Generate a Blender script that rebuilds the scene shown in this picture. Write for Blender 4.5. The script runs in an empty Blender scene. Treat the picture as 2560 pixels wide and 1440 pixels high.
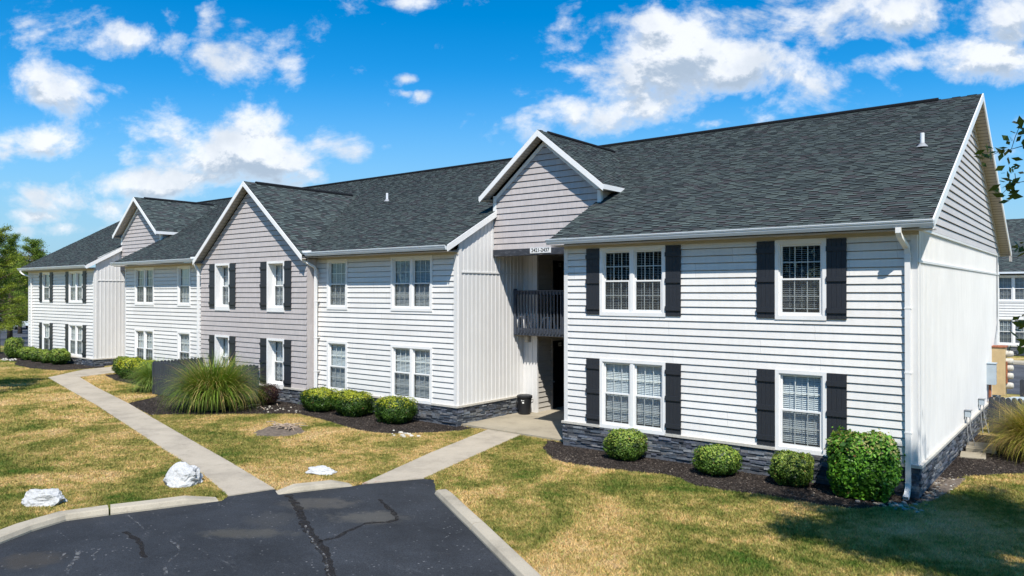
import bpy, bmesh, math, random
import numpy as np
from mathutils import Vector, Matrix, noise as mnoise

# ------------------------------------------------------------------ camera, sky, sun, exposure
SC = bpy.context.scene
COL = SC.collection
cam_d = bpy.data.cameras.new('camera'); cam = bpy.data.objects.new('camera', cam_d); COL.objects.link(cam)
cam.location = (3.08, -17.57, 4.29)
cam.rotation_euler = (math.pi/2 + 0.006, 0, 0.667)
cam_d.sensor_width = 36; cam_d.lens = 36*1885/2560
cam_d.clip_start = 0.1; cam_d.clip_end = 3000
SC.camera = cam

SUN = Vector((0.87, -1.0, 1.80)).normalized()
SKY_STRENGTH = 0.118
SUN_STRENGTH = 5.0
SC.view_settings.view_transform = 'Standard'
SC.view_settings.look = 'None'
SC.view_settings.exposure = 0.30
SC.view_settings.gamma = 1.0

sun_d = bpy.data.lights.new('sun', 'SUN'); sun_d.energy = SUN_STRENGTH; sun_d.angle = math.radians(0.53)
sun_d.color = (1.0, 0.955, 0.88)
sun = bpy.data.objects.new('sun', sun_d); COL.objects.link(sun)
sun.rotation_euler = SUN.to_track_quat('Z', 'Y').to_euler(); sun.location = (20, -20, 40)

class NT:
    """tiny node-tree helper"""
    def __init__(s, tree): s.t = tree
    def n(s, typ, ins=None, **kw):
        nd = s.t.nodes.new(typ)
        for k, v in kw.items(): setattr(nd, k, v)
        for k, v in (ins or {}).items():
            if isinstance(v, bpy.types.NodeSocket): s.t.links.new(v, nd.inputs[k])
            else: nd.inputs[k].default_value = v
        return nd
    def m(s, op, a, b=0.0, c=None, clamp=False):
        nd = s.n('ShaderNodeMath', operation=op, use_clamp=clamp)
        for i, v in enumerate((a, b) if c is None else (a, b, c)):
            if isinstance(v, bpy.types.NodeSocket): s.t.links.new(v, nd.inputs[i])
            else: nd.inputs[i].default_value = v
        return nd.outputs[0]
    def vm(s, op, a, b=None):
        nd = s.n('ShaderNodeVectorMath', operation=op)
        for i, v in enumerate((a, b)):
            if v is None: continue
            if isinstance(v, bpy.types.NodeSocket): s.t.links.new(v, nd.inputs[i])
            else: nd.inputs[i].default_value = v
        return nd.outputs['Value'] if op in ('DOT_PRODUCT', 'LENGTH') else nd.outputs[0]
    def ss(s, x, a, b):
        nd = s.n('ShaderNodeMapRange', {'Value': x, 'From Min': a, 'From Max': b}, interpolation_type='SMOOTHSTEP')
        return nd.outputs[0]
    def mix(s, f, a, b, blend='MIX'):
        nd = s.n('ShaderNodeMix', data_type='RGBA', blend_type=blend)
        for k, v in ((0, f), (6, a), (7, b)):
            if isinstance(v, bpy.types.NodeSocket): s.t.links.new(v, nd.inputs[k])
            else: nd.inputs[k].default_value = v if k == 0 else ((*v, 1) if len(v) == 3 else v)
        return nd.outputs[2]
    def noise(s, vec, scale, detail=4, rough=0.55, out='Fac', **kw):
        ins = {'Scale': scale, 'Detail': detail, 'Roughness': rough}
        if vec is not None: ins['Vector'] = vec
        return s.n('ShaderNodeTexNoise', {**ins, **kw}).outputs[out]
    def ramp(s, f, stops, interp='LINEAR'):
        nd = s.n('ShaderNodeValToRGB', {'Fac': f}); cr = nd.color_ramp; cr.interpolation = interp
        while len(cr.elements) < len(stops): cr.elements.new(0.5)
        for e, (p, c) in zip(cr.elements, stops):
            e.position = p; e.color = (*c, 1) if len(c) == 3 else c
        return nd.outputs[0]

def make_world():
    w = bpy.data.worlds.new('World'); SC.world = w; w.use_nodes = True
    t = w.node_tree; t.nodes.clear(); h = NT(t)
    sky = h.n('ShaderNodeTexSky', sky_type='NISHITA', sun_disc=False)
    sky.sun_elevation = math.asin(SUN.z); sky.sun_rotation = math.atan2(SUN.x, SUN.y)
    sky.altitude = 0; sky.air_density = 1.0; sky.dust_density = 0.0; sky.ozone_density = 3.0
    skyc = h.n('ShaderNodeHueSaturation', {'Hue': 0.487, 'Saturation': 1.5, 'Value': 0.95, 'Color': sky.outputs[0]}).outputs[0]
    skyc = h.mix(1.0, skyc, (0.75, 0.99, 1.18), 'MULTIPLY')
    d = h.n('ShaderNodeTexCoord').outputs['Generated']
    # cloud field is laid over directions of the sky (a tangent chart about the north-west sky)
    F = (-0.6183, 0.7859, 0.006); R = (0.7859, 0.6183, 0.0); U = (0.0037, -0.0047, 1.0)
    df = h.vm('DOT_PRODUCT', d, F)
    dfc = h.m('MAXIMUM', df, 0.08)
    u = h.m('DIVIDE', h.vm('DOT_PRODUCT', d, R), dfc)
    v = h.m('DIVIDE', h.vm('DOT_PRODUCT', d, U), dfc)
    blobs = [ # azimuth-like, height-like, half width, half height, weight
        (150,215,120,52,1),(90,190,60,35,.9),(300,100,110,45,.95),(225,240,50,26,.8),(390,105,70,42,.8),(430,40,50,34,.62),
        (590,150,100,58,1),(650,110,70,40,.8),(728,180,42,52,.85),(520,45,42,50,.72),(600,60,40,26,.55),
        (80,357,105,38,1),(610,385,200,75,1.05),(660,320,95,55,.9),(380,320,90,48,.85),(320,390,60,40,.6),(880,372,85,36,.8),(760,430,60,26,.7),
        (400,460,200,46,.92),(150,492,110,40,.82),(290,520,150,30,.72),(70,542,60,22,.72),(560,450,200,38,.85),(110,575,150,16,.5),
        (1045,8,75,18,.9),(1020,198,28,13,.75),(1055,240,26,14,.7),(1015,235,20,10,.6),
        (1690,150,170,95,1.1),(1560,190,110,80,1.0),(1850,170,190,80,1.1),(1630,75,60,55,.8),(1450,290,150,55,1.0),(1350,320,70,42,.8),(1430,70,70,66,.66),(1580,270,110,36,.9),
        (1990,40,220,70,1.05),(2040,200,70,36,.75),(2200,20,240,55,1.0),(2250,155,115,30,.8),(2430,150,130,64,1.05),(2300,60,60,44,.6),
        (2500,50,90,70,.95),(2380,40,90,40,.7),(2540,430,70,60,.6),(2530,330,40,50,.4),(1780,310,50,18,.5),(1700,300,40,12,.45),(1900,290,60,16,.4)]
    wn = h.n('ShaderNodeCombineXYZ', {'X': u, 'Y': v}).outputs[0]
    def field(dv):
        vv = h.m('ADD', v, dv) if dv else v
        acc = None
        for (px, py, rx, ry, wt) in blobs:
            a = h.m('MULTIPLY_ADD', u, 1885/rx, -(px-1280)/rx)
            b = h.m('MULTIPLY_ADD', vv, 1885/ry, -(720-py)/ry)
            q = h.m('ADD', h.m('MULTIPLY', a, a), h.m('MULTIPLY', b, b))
            g = h.m('MULTIPLY', h.m('POWER', 2.718, h.m('MULTIPLY', q, -0.62)), wt)
            acc = g if acc is None else h.m('MAXIMUM', acc, g)
        p = h.n('ShaderNodeCombineXYZ', {'X': u, 'Y': vv}).outputs[0]
        p = h.n('ShaderNodeMapping', {'Vector': p, 'Scale': (1.0, 1.35, 1.0)}).outputs[0]
        n1 = h.noise(p, 7.0, 9, 0.62, Distortion=0.35)
        n2 = h.noise(p, 26.0, 5, 0.6)
        f = h.m('ADD', h.m('MULTIPLY', acc, .90), h.m('MULTIPLY_ADD', n1, 2.4, -1.2))
        return h.m('ADD', f, h.m('MULTIPLY_ADD', n2, 0.9, -0.45))
    f0 = field(0.0); f1 = field(0.022)
    dens = h.ss(f0, 0.26, 0.92)
    # beyond the chart: ordinary scattered clouds
    far = h.ss(df, 0.25, 0.6)
    dz = h.vm('DOT_PRODUCT', d, (0, 0, 1))
    pr = h.n('ShaderNodeVectorMath', {0: d, 3: h.m('DIVIDE', 1.0, h.m('MAXIMUM', dz, 0.06))}, operation='SCALE').outputs[0]
    gen = h.m('MULTIPLY', h.ss(h.noise(pr, 0.9, 7, 0.6), 0.58, 0.74), .5)
    gen = h.m('MULTIPLY', gen, h.ss(dz, 0.02, 0.15))
    dens = h.m('ADD', h.m('MULTIPLY', dens, far), h.m('MULTIPLY', gen, h.m('SUBTRACT', 1.0, far)))
    shade = h.m('MULTIPLY', h.ss(h.m('SUBTRACT', f1, f0), -0.25, 0.22), h.ss(f0, .35, .95))
    shade = h.m('MAXIMUM', shade, h.m('MULTIPLY', h.ss(h.noise(wn, 11.0, 5, .6), .40, .68), .42))
    ccol = h.mix(shade, (6.9, 7.1, 7.4), (3.2, 3.9, 4.8))
    # horizon haze
    hz = h.ss(v, 0.30, 0.02)
    hz = h.m('MULTIPLY', h.m('MULTIPLY', hz, far), .85)
    skyc = h.mix(hz, skyc, (2.35, 3.9, 5.3))
    mixc = h.mix(h.m('MULTIPLY', dens, 0.95), skyc, ccol)
    bg = h.n('ShaderNodeBackground', {'Color': mixc, 'Strength': SKY_STRENGTH})
    out = h.n('ShaderNodeOutputWorld', {'Surface': bg.outputs[0]})
    w.cycles.sampling_method = 'MANUAL'; w.cycles.sample_map_resolution = 512
make_world()

# ------------------------------------------------------------------ materials
def material(name, base=(0.5, 0.5, 0.5), rough=0.6, spec=0.4):
    m = bpy.data.materials.new(name); m.use_nodes = True
    t = m.node_tree; t.nodes.clear(); h = NT(t)
    b = h.n('ShaderNodeBsdfPrincipled', {'Base Color': (*base, 1), 'Roughness': rough, 'Specular IOR Level': spec})
    o = h.n('ShaderNodeOutputMaterial', {'Surface': b.outputs[0]})
    return m, h, b, o
def coords(h): return h.n('ShaderNodeTexCoord').outputs['Object']
def bump(h, b, height, dist, strength=1.0):
    bn = h.n('ShaderNodeBump', {'Height': height, 'Distance': dist, 'Strength': strength}).outputs[0]
    h.t.links.new(bn, b.inputs['Normal'])
def setc(h, b, c): h.t.links.new(c, b.inputs['Base Color'])
def simple(name, base, rough=0.5, var=0.12, scale=3.0, spec=0.4, bmp=0.0, bscale=60, stretch=(1, 1, 1)):
    m, h, b, o = material(name, base, rough, spec)
    v = h.n('ShaderNodeMapping', {'Vector': coords(h), 'Scale': stretch}).outputs[0]
    n = h.noise(v, scale, 6, 0.65)
    lo = tuple(x*(1-var) for x in base); hi = tuple(min(1, x*(1+var)) for x in base)
    setc(h, b, h.ramp(n, [(0.3, lo), (0.7, hi)]))
    if bmp: bump(h, b, h.noise(v, bscale, 4, 0.6), bmp)
    return m
def colattr(name, rough=0.7, var=0.2, scale=20, bmp=0.0, bscale=60, trans=0.0, spec=0.3):
    m, h, b, o = material(name, rough=rough, spec=spec)
    a = h.n('ShaderNodeVertexColor', layer_name='col').outputs[0]
    n = h.noise(coords(h), scale, 4, 0.6)
    k = h.ramp(n, [(0.3, (1-var,)*3), (0.7, (1+var*.8,)*3)])
    c = h.mix(1.0, a, k, 'MULTIPLY')
    setc(h, b, c)
    if bmp: bump(h, b, h.noise(coords(h), bscale, 5, 0.65), bmp)
    if trans:
        tr = h.n('ShaderNodeBsdfTranslucent', {'Color': h.mix(1.0, c, (1.0, 1.15, 0.5), 'MULTIPLY')})
        ms = h.n('ShaderNodeMixShader', {'Fac': trans, 1: b.outputs[0], 2: tr.outputs[0]})
        h.t.links.new(ms.outputs[0], o.inputs['Surface'])
    return m

M = {}
def siding(name, base, shake=False, panels=True):
    m, h, b, o = material(name, base, 0.55, 0.35)
    co = coords(h)
    v = h.n('ShaderNodeMapping', {'Vector': co, 'Scale': (1, 1, 1)}).outputs[0]
    st = h.noise(h.n('ShaderNodeMapping', {'Vector': co, 'Scale': (4, 4, 0.5)}).outputs[0], 2.0, 6, 0.7)
    big = h.noise(co, 0.6, 5, 0.6)
    f = h.m('MULTIPLY_ADD', st, 0.5, h.m('MULTIPLY', big, 0.5))
    c = h.ramp(f, [(0.3, tuple(x*.9 for x in base)), (0.62, tuple(x*1.03 for x in base))])
    # a little grime near the ground
    z = h.n('ShaderNodeSeparateXYZ', {0: co}).outputs[2]
    g = h.m('MULTIPLY', h.ss(z, 1.3, 0.6), h.ss(h.noise(co, 3.0, 6, .7), .45, .75))
    c = h.mix(h.m('MULTIPLY', g, 0.22), c, tuple(x*.72 for x in base))
    if shake:
        sx = h.n('ShaderNodeSeparateXYZ', {0: co})
        row = h.m('FLOOR', h.m('DIVIDE', h.m('ADD', sx.outputs[2], -0.7), 0.2))
        xs = h.m('ADD', h.m('ADD', sx.outputs[0], sx.outputs[1]), h.m('MULTIPLY', h.m('SINE', h.m('MULTIPLY', row, 12.9)), 3.7))
        wn = h.n('ShaderNodeTexVoronoi', {'W': xs, 'Scale': 6.5}, voronoi_dimensions='1D', feature='DISTANCE_TO_EDGE').outputs[0]
        gap = h.ss(wn, 0.0, 0.05)
        grain = h.noise(h.n('ShaderNodeMapping', {'Vector': co, 'Scale': (60, 60, 3)}).outputs[0], 1.0, 3, 0.6)
        wc = h.n('ShaderNodeTexVoronoi', {'W': xs, 'Scale': 6.5}, voronoi_dimensions='1D').outputs['Color']
        tone = h.n('ShaderNodeSeparateXYZ', {0: wc}).outputs[0]
        c = h.mix(1.0, c, h.ramp(tone, [(0, (.95,)*3), (1, (1.03,)*3)]), 'MULTIPLY')
        c = h.mix(h.m('SUBTRACT', 1.0, gap), c, tuple(x*.84 for x in base))
        bump(h, b, h.m('ADD', h.m('MULTIPLY', gap, 1.0), h.m('MULTIPLY', grain, .35)), 0.003)
    else:
        sx = h.n('ShaderNodeSeparateXYZ', {0: co}); row = h.m('FLOOR', h.m('DIVIDE', h.m('ADD', sx.outputs[2], -0.7), 0.36))
        wr = h.n('ShaderNodeTexWhiteNoise', {'W': row}, noise_dimensions='1D').outputs[0]
        xs = h.m('DIVIDE', h.m('ADD', h.m('ADD', sx.outputs[0], sx.outputs[1]), h.m('MULTIPLY', wr, 3.6)), 3.6)
        seg = h.m('FLOOR', xs); sv = h.n('ShaderNodeCombineXYZ', {'X': seg, 'Y': row}).outputs[0]
        tn = h.n('ShaderNodeTexWhiteNoise', {'Vector': sv}, noise_dimensions='3D').outputs[0]
        if panels: c = h.mix(1.0, c, h.ramp(tn, [(0, (.945,)*3), (1, (1.02,)*3)]), 'MULTIPLY')
        if panels: c = h.mix(h.m('MULTIPLY', h.m('LESS_THAN', h.m('FRACT', xs), .0028), .45), c, tuple(x*.45 for x in base))
        gr = h.noise(h.n('ShaderNodeMapping', {'Vector': co, 'Scale': (1.2, 1.2, 14)}).outputs[0], 8.0, 3, 0.6)
        bump(h, b, gr, 0.003)
    setc(h, b, c)
    return m
M['vinyl'] = siding('white_vinyl_siding', (0.77, 0.75, 0.715))
M['vert'] = siding('board_and_batten_siding', (0.73, 0.72, 0.70), panels=False)
M['shake'] = siding('grey_shake_siding', (0.50, 0.455, 0.44), True)
M['gable'] = siding('grey_gable_siding', (0.58, 0.545, 0.53))
M['beige'] = siding('beige_lap_siding', (0.50, 0.47, 0.42))
M['trim'] = simple('white_trim', (0.83, 0.82, 0.80), 0.38, .04, 2)
M['soffit'] = simple('grey_soffit', (0.42, 0.39, 0.36), 0.6, .06, 3)
M['frieze'] = simple('beige_frieze_trim', (0.48, 0.44, 0.37), 0.6, .06, 3)
M['cap'] = simple('limestone_cap', (0.52, 0.49, 0.43), 0.8, .18, 12, bmp=.004)
M['gutter'] = simple('gutter_aluminium', (0.66, 0.70, 0.73), 0.35, .06, 2)
M['shutter'] = simple('charcoal_shutter_paint', (0.026, 0.029, 0.036), 0.45, .18, 5, bmp=.002, bscale=25, stretch=(12, 12, 1))
M['beam'] = None
def rock_mat():
    m, h, b, o = material('white_painted_rock', rough=0.9, spec=.2)
    co = coords(h); n = h.noise(co, 4.5, 8, .72); p = h.noise(co, 26, 5, .7)
    c = h.ramp(n, [(0.22, (.32, .32, .31)), (0.33, (.50, .50, .49)), (0.44, (.60, .60, .59)), (0.8, (.66, .66, .65))])
    c = h.mix(1.0, c, h.ramp(p, [(.3, (.7,)*3), (.65, (1.05,)*3)]), 'MULTIPLY')
    setc(h, b, c); bump(h, b, h.m('ADD', h.m('MULTIPLY', n, .8), h.m('MULTIPLY', p, .35)), .06)
    return m
def beam_mat():
    m, h, b, o = material('weathered_black_beam', rough=0.7)
    v = h.n('ShaderNodeMapping', {'Vector': coords(h), 'Scale': (1.2, 1.2, 9)}).outputs[0]
    n = h.noise(v, 5, 8, .75)
    setc(h, b, h.ramp(n, [(0.35, (.02, .024, .032)), (0.58, (.045, .05, .062)), (0.66, (.24, .25, .27))]))
    return m
M['beam'] = beam_mat(); M['rockw'] = rock_mat()
M['rail'] = simple('dark_railing_paint', (0.055, 0.065, 0.085), 0.5, .25, 8)
M['stone'] = colattr('ledger_stone', 0.75, .35, 16, bmp=.012, bscale=28)
M['shingle'] = colattr('asphalt_shingle', 0.92, .22, 90, bmp=.003, bscale=300, spec=.2)
M['ridge'] = simple('ridge_cap_shingle', (0.012, 0.013, 0.015), 0.95, .3, 14, spec=.1)
M['dark'] = simple('dark_void', (0.012, 0.012, 0.012), 0.9, .1)
M['inner'] = simple('interior_wall', (0.035, 0.032, 0.03), 0.9, .2, 1.5)  # near-black: darkness of unlit rooms and breezeway end is put into the colour
M['found'] = simple('foundation_block', (0.10, 0.11, 0.13), 0.9, .3, 9, bmp=.01)
M['pipe'] = simple('vent_pipe_white', (0.72, 0.73, 0.74), 0.5, .1, 8)
M['door'] = simple('black_door_paint', (0.008, 0.008, 0.010), 0.4, .15, 5)
M['blind'] = simple('blind_slat', (0.74, 0.77, 0.79), 0.5, .03, 3)
M['blind_dark'] = simple('blind_slat_shaded', (0.74, 0.77, 0.79), 0.5, .03, 3)
M['plastic'] = simple('white_plastic', (0.8, 0.8, 0.8), 0.4, .03)
M['bin'] = simple('black_bin_plastic', (0.014, 0.015, 0.018), 0.42, .2, 6)
M['ink'] = simple('black_lettering', (0.02, 0.02, 0.02), 0.5, .05)
M['signw'] = simple('sign_white', (0.78, 0.78, 0.76), 0.4, .05)
M['wood_dark'] = simple('dark_stained_fence_wood', (0.042, 0.048, 0.060), 0.7, .45, 6, bmp=.006, bscale=20, stretch=(8, 8, .8))
M['tan'] = simple('tan_meter_cabinet', (0.52, 0.38, 0.20), 0.6, .12, 4)
M['rust'] = simple('rusty_steel', (0.33, 0.12, 0.06), 0.85, .35, 9)
M['greybox'] = simple('grey_electrical_box', (0.42, 0.48, 0.52), 0.45, .08, 5)
M['metal'] = simple('dull_metal', (0.30, 0.31, 0.32), 0.45, .2, 8)
M['bark'] = simple('bark', (0.09, 0.065, 0.045), 0.9, .4, 12, bmp=.02, bscale=18, stretch=(3, 3, .6))
M['leaf'] = colattr('leaf', 0.45, .25, 3, trans=.30, spec=.35)
M['needle'] = colattr('pine_foliage', 0.6, .25, 3, trans=.22, spec=.2)
M['blade'] = colattr('grass_blade', 0.6, .15, 2, trans=.25, spec=.2)
M['pebble'] = colattr('river_pebble', 0.7, .2, 20)
M['twig'] = simple('dry_twig', (0.40, 0.31, 0.23), 0.9, .3, 12)
M['carpaint'] = simple('white_car_paint', (0.7, 0.74, 0.76), 0.2, .02, 2, spec=.6)
M['tyre'] = simple('tyre_rubber', (0.02, 0.02, 0.02), 0.8, .1)
M['carglass'] = simple('car_glass', (0.02, 0.03, 0.035), 0.08, .05, 2, spec=.8)

def glass_mat():
    m = bpy.data.materials.new('window_glass'); m.use_nodes = True
    t = m.node_tree; t.nodes.clear(); h = NT(t)
    g = h.n('ShaderNodeNewGeometry')
    cs = h.m('ABSOLUTE', h.vm('DOT_PRODUCT', g.outputs['Incoming'], g.outputs['Normal']))
    f = h.m('MULTIPLY_ADD', h.m('POWER', h.m('SUBTRACT', 1.0, cs, clamp=True), 5.0), 0.94, 0.055)
    tr = h.n('ShaderNodeBsdfTransparent', {'Color': (0.86, 0.90, 0.90, 1)})
    wob = h.noise(coords(h), 1.3, 2, .5)
    bn = h.n('ShaderNodeBump', {'Height': wob, 'Distance': 0.01, 'Strength': 1.0}).outputs[0]
    gl = h.n('ShaderNodeBsdfGlossy', {'Color': (0.95, 0.97, 1, 1), 'Roughness': 0.02, 'Normal': bn})
    ms = h.n('ShaderNodeMixShader', {'Fac': f, 1: tr.outputs[0], 2: gl.outputs[0]})
    h.n('ShaderNodeOutputMaterial', {'Surface': ms.outputs[0]})
    return m
M['glass'] = glass_mat()
def screen_mat():
    m = bpy.data.materials.new('insect_screen'); m.use_nodes = True
    t = m.node_tree; t.nodes.clear(); h = NT(t)
    tr = h.n('ShaderNodeBsdfTransparent', {'Color': (1, 1, 1, 1)})
    df = h.n('ShaderNodeBsdfDiffuse', {'Color': (0.10, 0.11, 0.12, 1)})
    ms = h.n('ShaderNodeMixShader', {'Fac': 0.30, 1: tr.outputs[0], 2: df.outputs[0]})
    h.n('ShaderNodeOutputMaterial', {'Surface': ms.outputs[0]})
    return m
M['screen'] = screen_mat()

def lawn_color(h, pos):
    big = h.noise(pos, 0.33, 6, 0.66, Distortion=0.6)
    mid = h.noise(pos, 1.5, 5, 0.62)
    fine = h.noise(pos, 22, 3, 0.6)
    f = h.m('ADD', h.m('MULTIPLY', big, 1.15), h.m('MULTIPLY', mid, 0.42))
    tuft = h.noise(pos, 6.0, 4, 0.6)
    f = h.m('ADD', f, h.m('MULTIPLY_ADD', fine, 0.24, -0.36))
    f = h.m('ADD', f, h.m('MULTIPLY_ADD', tuft, 0.24, -0.12))
    # greener strip nearer the kerbs and boulders, drier by the beds
    return h.ramp(f, [(0.28, (0.08, 0.155, 0.022)), (0.41, (0.19, 0.205, 0.045)), (0.53, (0.39, 0.325, 0.10)),
                      (0.62, (0.62, 0.445, 0.185)), (0.76, (0.70, 0.52, 0.28))])
def ground_mat():
    m, h, b, o = material('lawn_ground', rough=0.95, spec=.1)
    pos = h.n('ShaderNodeNewGeometry').outputs['Position']
    c = lawn_color(h, pos)
    n = h.noise(pos, 60, 4, .7)
    c = h.mix(1.0, c, h.ramp(n, [(0.3, (.55,)*3), (0.7, (1.12,)*3)]), 'MULTIPLY')
    setc(h, b, c); bump(h, b, h.noise(pos, 35, 4, .7), .05)
    return m
M['ground'] = ground_mat()
def grass_mat():
    m, h, b, o = material('lawn_grass_blades', rough=0.65, spec=.15)
    pos = h.n('ShaderNodeNewGeometry').outputs['Position']
    c = lawn_color(h, pos)
    a = h.n('ShaderNodeVertexColor', layer_name='col').outputs[0]
    c = h.mix(1.0, c, a, 'MULTIPLY')
    setc(h, b, c)
    tr = h.n('ShaderNodeBsdfTranslucent', {'Color': c})
    ms = h.n('ShaderNodeMixShader', {'Fac': .3, 1: b.outputs[0], 2: tr.outputs[0]})
    h.t.links.new(ms.outputs[0], o.inputs['Surface'])
    return m
M['lawn'] = grass_mat()
def concrete_mat(name, base, joints=True):
    m, h, b, o = material(name, rough=0.88, spec=.25)
    pos = h.n('ShaderNodeNewGeometry').outputs['Position']
    n = h.noise(pos, 0.9, 7, 0.7); f = h.noise(pos, 45, 4, .7)
    c = h.ramp(n, [(0.28, tuple(x*.68 for x in base)), (0.5, base), (0.72, tuple(x*1.14 for x in base))])
    c = h.mix(1.0, c, h.ramp(f, [(0.3, (.86,)*3), (0.7, (1.08,)*3)]), 'MULTIPLY')
    st = h.ss(h.noise(pos, 2.4, 6, .75), .56, .70)
    c = h.mix(h.m('MULTIPLY', st, .45), c, tuple(x*.5 for x in base))
    vor = h.n('ShaderNodeTexVoronoi', {'Vector': pos, 'Scale': 30.0}).outputs[0]
    sp = h.ss(vor, 0.09, 0.05)
    c = h.mix(h.m('MULTIPLY', sp, .45), c, tuple(x*.45 for x in base))
    setc(h, b, c); bump(h, b, f, .004)
    return m
M['walk'] = concrete_mat('concrete_path', (0.42, 0.365, 0.285))
M['slab'] = concrete_mat('concrete_slab', (0.36, 0.315, 0.235))
M['curb'] = concrete_mat('concrete_kerb', (0.42, 0.37, 0.285))
def asphalt_mat(name='asphalt', stains=True, base=(0.0195, 0.022, 0.026)):
    m, h, b, o = material(name, rough=0.85, spec=.35)
    pos = h.n('ShaderNodeNewGeometry').outputs['Position']
    n = h.noise(pos, 0.7, 7, 0.68); f = h.noise(pos, 60, 3, .75)
    c = h.ramp(n, [(0.3, tuple(x*.6 for x in base)), (0.7, tuple(x*1.6 for x in base))])
    c = h.mix(1.0, c, h.ramp(f, [(0.35, (.45,)*3), (0.68, (1.9,)*3)]), 'MULTIPLY')
    v = h.n('ShaderNodeTexVoronoi', {'Vector': pos, 'Scale': 11.0, 'Randomness': 1.0})
    keep = h.ss(h.n('ShaderNodeSeparateXYZ', {0: v.outputs['Color']}).outputs[0], .72, .76)
    sp = h.m('MULTIPLY', h.ss(v.outputs[0], 0.24, 0.10), keep)
    sp = h.m('MULTIPLY', sp, h.ss(h.noise(pos, 1.7, 4, .6), .38, .62))
    c = h.mix(h.m('MULTIPLY', sp, .55), c, (0.30, 0.30, 0.30))
    # pale scuffed streaks
    sv = h.n('ShaderNodeMapping', {'Vector': pos, 'Rotation': (0, 0, 1.0), 'Scale': (1, 3.0, 1)}).outputs[0]
    sc = h.m('MULTIPLY', h.ss(h.noise(sv, 2.2, 8, .78), .55, .72), h.ss(h.noise(pos, .6, 2, .5), .48, .66))
    c = h.mix(h.m('MULTIPLY', sc, .35), c, (0.20, 0.20, 0.20))
    if stains:
        s3 = h.n('ShaderNodeSeparateXYZ', {0: pos}); X, Y = s3.outputs[0], s3.outputs[1]
        wob = h.m('MULTIPLY_ADD', h.noise(pos, 2.2, 8, .75), 5.0, -2.5)
        for (ex, ey, ru, rv, k, cc) in ((-9.46, -7.94, .75, .42, .62, (.085, .078, .066)), (-7.95, -7.95, .72, .40, .66, (.09, .085, .072)),
                                        (-8.92, -9.93, .85, .26, .5, (.085, .078, .06)), (-10.4, -12.86, .5, .4, .35, (.08, .065, .045)), (-9.3, -9.2, .5, .5, .3, (.07, .068, .062))):
            # long axis runs roughly along (0.79, 0.62)
            dx = h.m('ADD', X, -ex); dy = h.m('ADD', Y, -ey)
            a = h.m('MULTIPLY', h.m('ADD', h.m('MULTIPLY', dx, .79), h.m('MULTIPLY', dy, .62)), 1/ru)
            bb = h.m('MULTIPLY', h.m('ADD', h.m('MULTIPLY', dx, -.62), h.m('MULTIPLY', dy, .79)), 1/rv)
            q = h.m('ADD', h.m('ADD', h.m('MULTIPLY', a, a), h.m('MULTIPLY', bb, bb)), wob)
            c = h.mix(h.m('MULTIPLY', h.ss(q, 1.5, .1), k), c, cc)
    setc(h, b, c); bump(h, b, f, .006)
    return m
M['asphalt'] = asphalt_mat()
M['asphalt_far'] = asphalt_mat('asphalt_lot', False, (0.055, 0.058, 0.065))
def streak_mat(name, base, thr):
    m, h, b, o = material(name, base, 0.9, .15)
    pos = h.n('ShaderNodeNewGeometry').outputs['Position']
    n = h.noise(pos, 9, 6, .75)
    tr = h.n('ShaderNodeBsdfTransparent', {})
    f = h.m('MULTIPLY', h.ss(n, thr, thr+.22), .6)
    ms = h.n('ShaderNodeMixShader', {'Fac': f, 1: tr.outputs[0], 2: b.outputs[0]})
    h.t.links.new(ms.outputs[0], o.inputs['Surface'])
    return m
M['crack'] = streak_mat('asphalt_crack_sealer', (0.024, 0.021, 0.019), .30)
M['chalk'] = streak_mat('worn_white_scuff', (0.34, 0.34, 0.33), .44)
M['redpaint'] = streak_mat('red_paint_trace', (0.5, 0.03, 0.03), .46)
def mulch_mat():
    m, h, b, o = material('bark_mulch', rough=0.95, spec=.15)
    pos = h.n('ShaderNodeNewGeometry').outputs['Position']
    v = h.n('ShaderNodeTexVoronoi', {'Vector': h.n('ShaderNodeMapping', {'Vector': pos, 'Scale': (1, 1.7, 1)}).outputs[0], 'Scale': 34.0})
    tone = h.n('ShaderNodeSeparateXYZ', {0: v.outputs['Color']})
    c = h.ramp(tone.outputs[0], [(0.0, (.018, .014, .012)), (0.6, (.045, .036, .031)), (0.93, (.075, .06, .05)), (0.96, (.24, .21, .18))])
    big = h.noise(pos, 1.2, 5, .65)
    c = h.mix(1.0, c, h.ramp(big, [(0.3, (.7,)*3), (0.7, (1.45, 1.4, 1.35))]), 'MULTIPLY')
    setc(h, b, c); bump(h, b, h.m('SUBTRACT', h.noise(pos, 45, 4, .7), h.m('MULTIPLY', v.outputs[0], .7)), .05)
    return m
M['mulch'] = mulch_mat()
M['soil'] = simple('dry_soil', (0.16, 0.125, 0.095), 0.95, .6, 9, bmp=.04, bscale=30)

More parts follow.
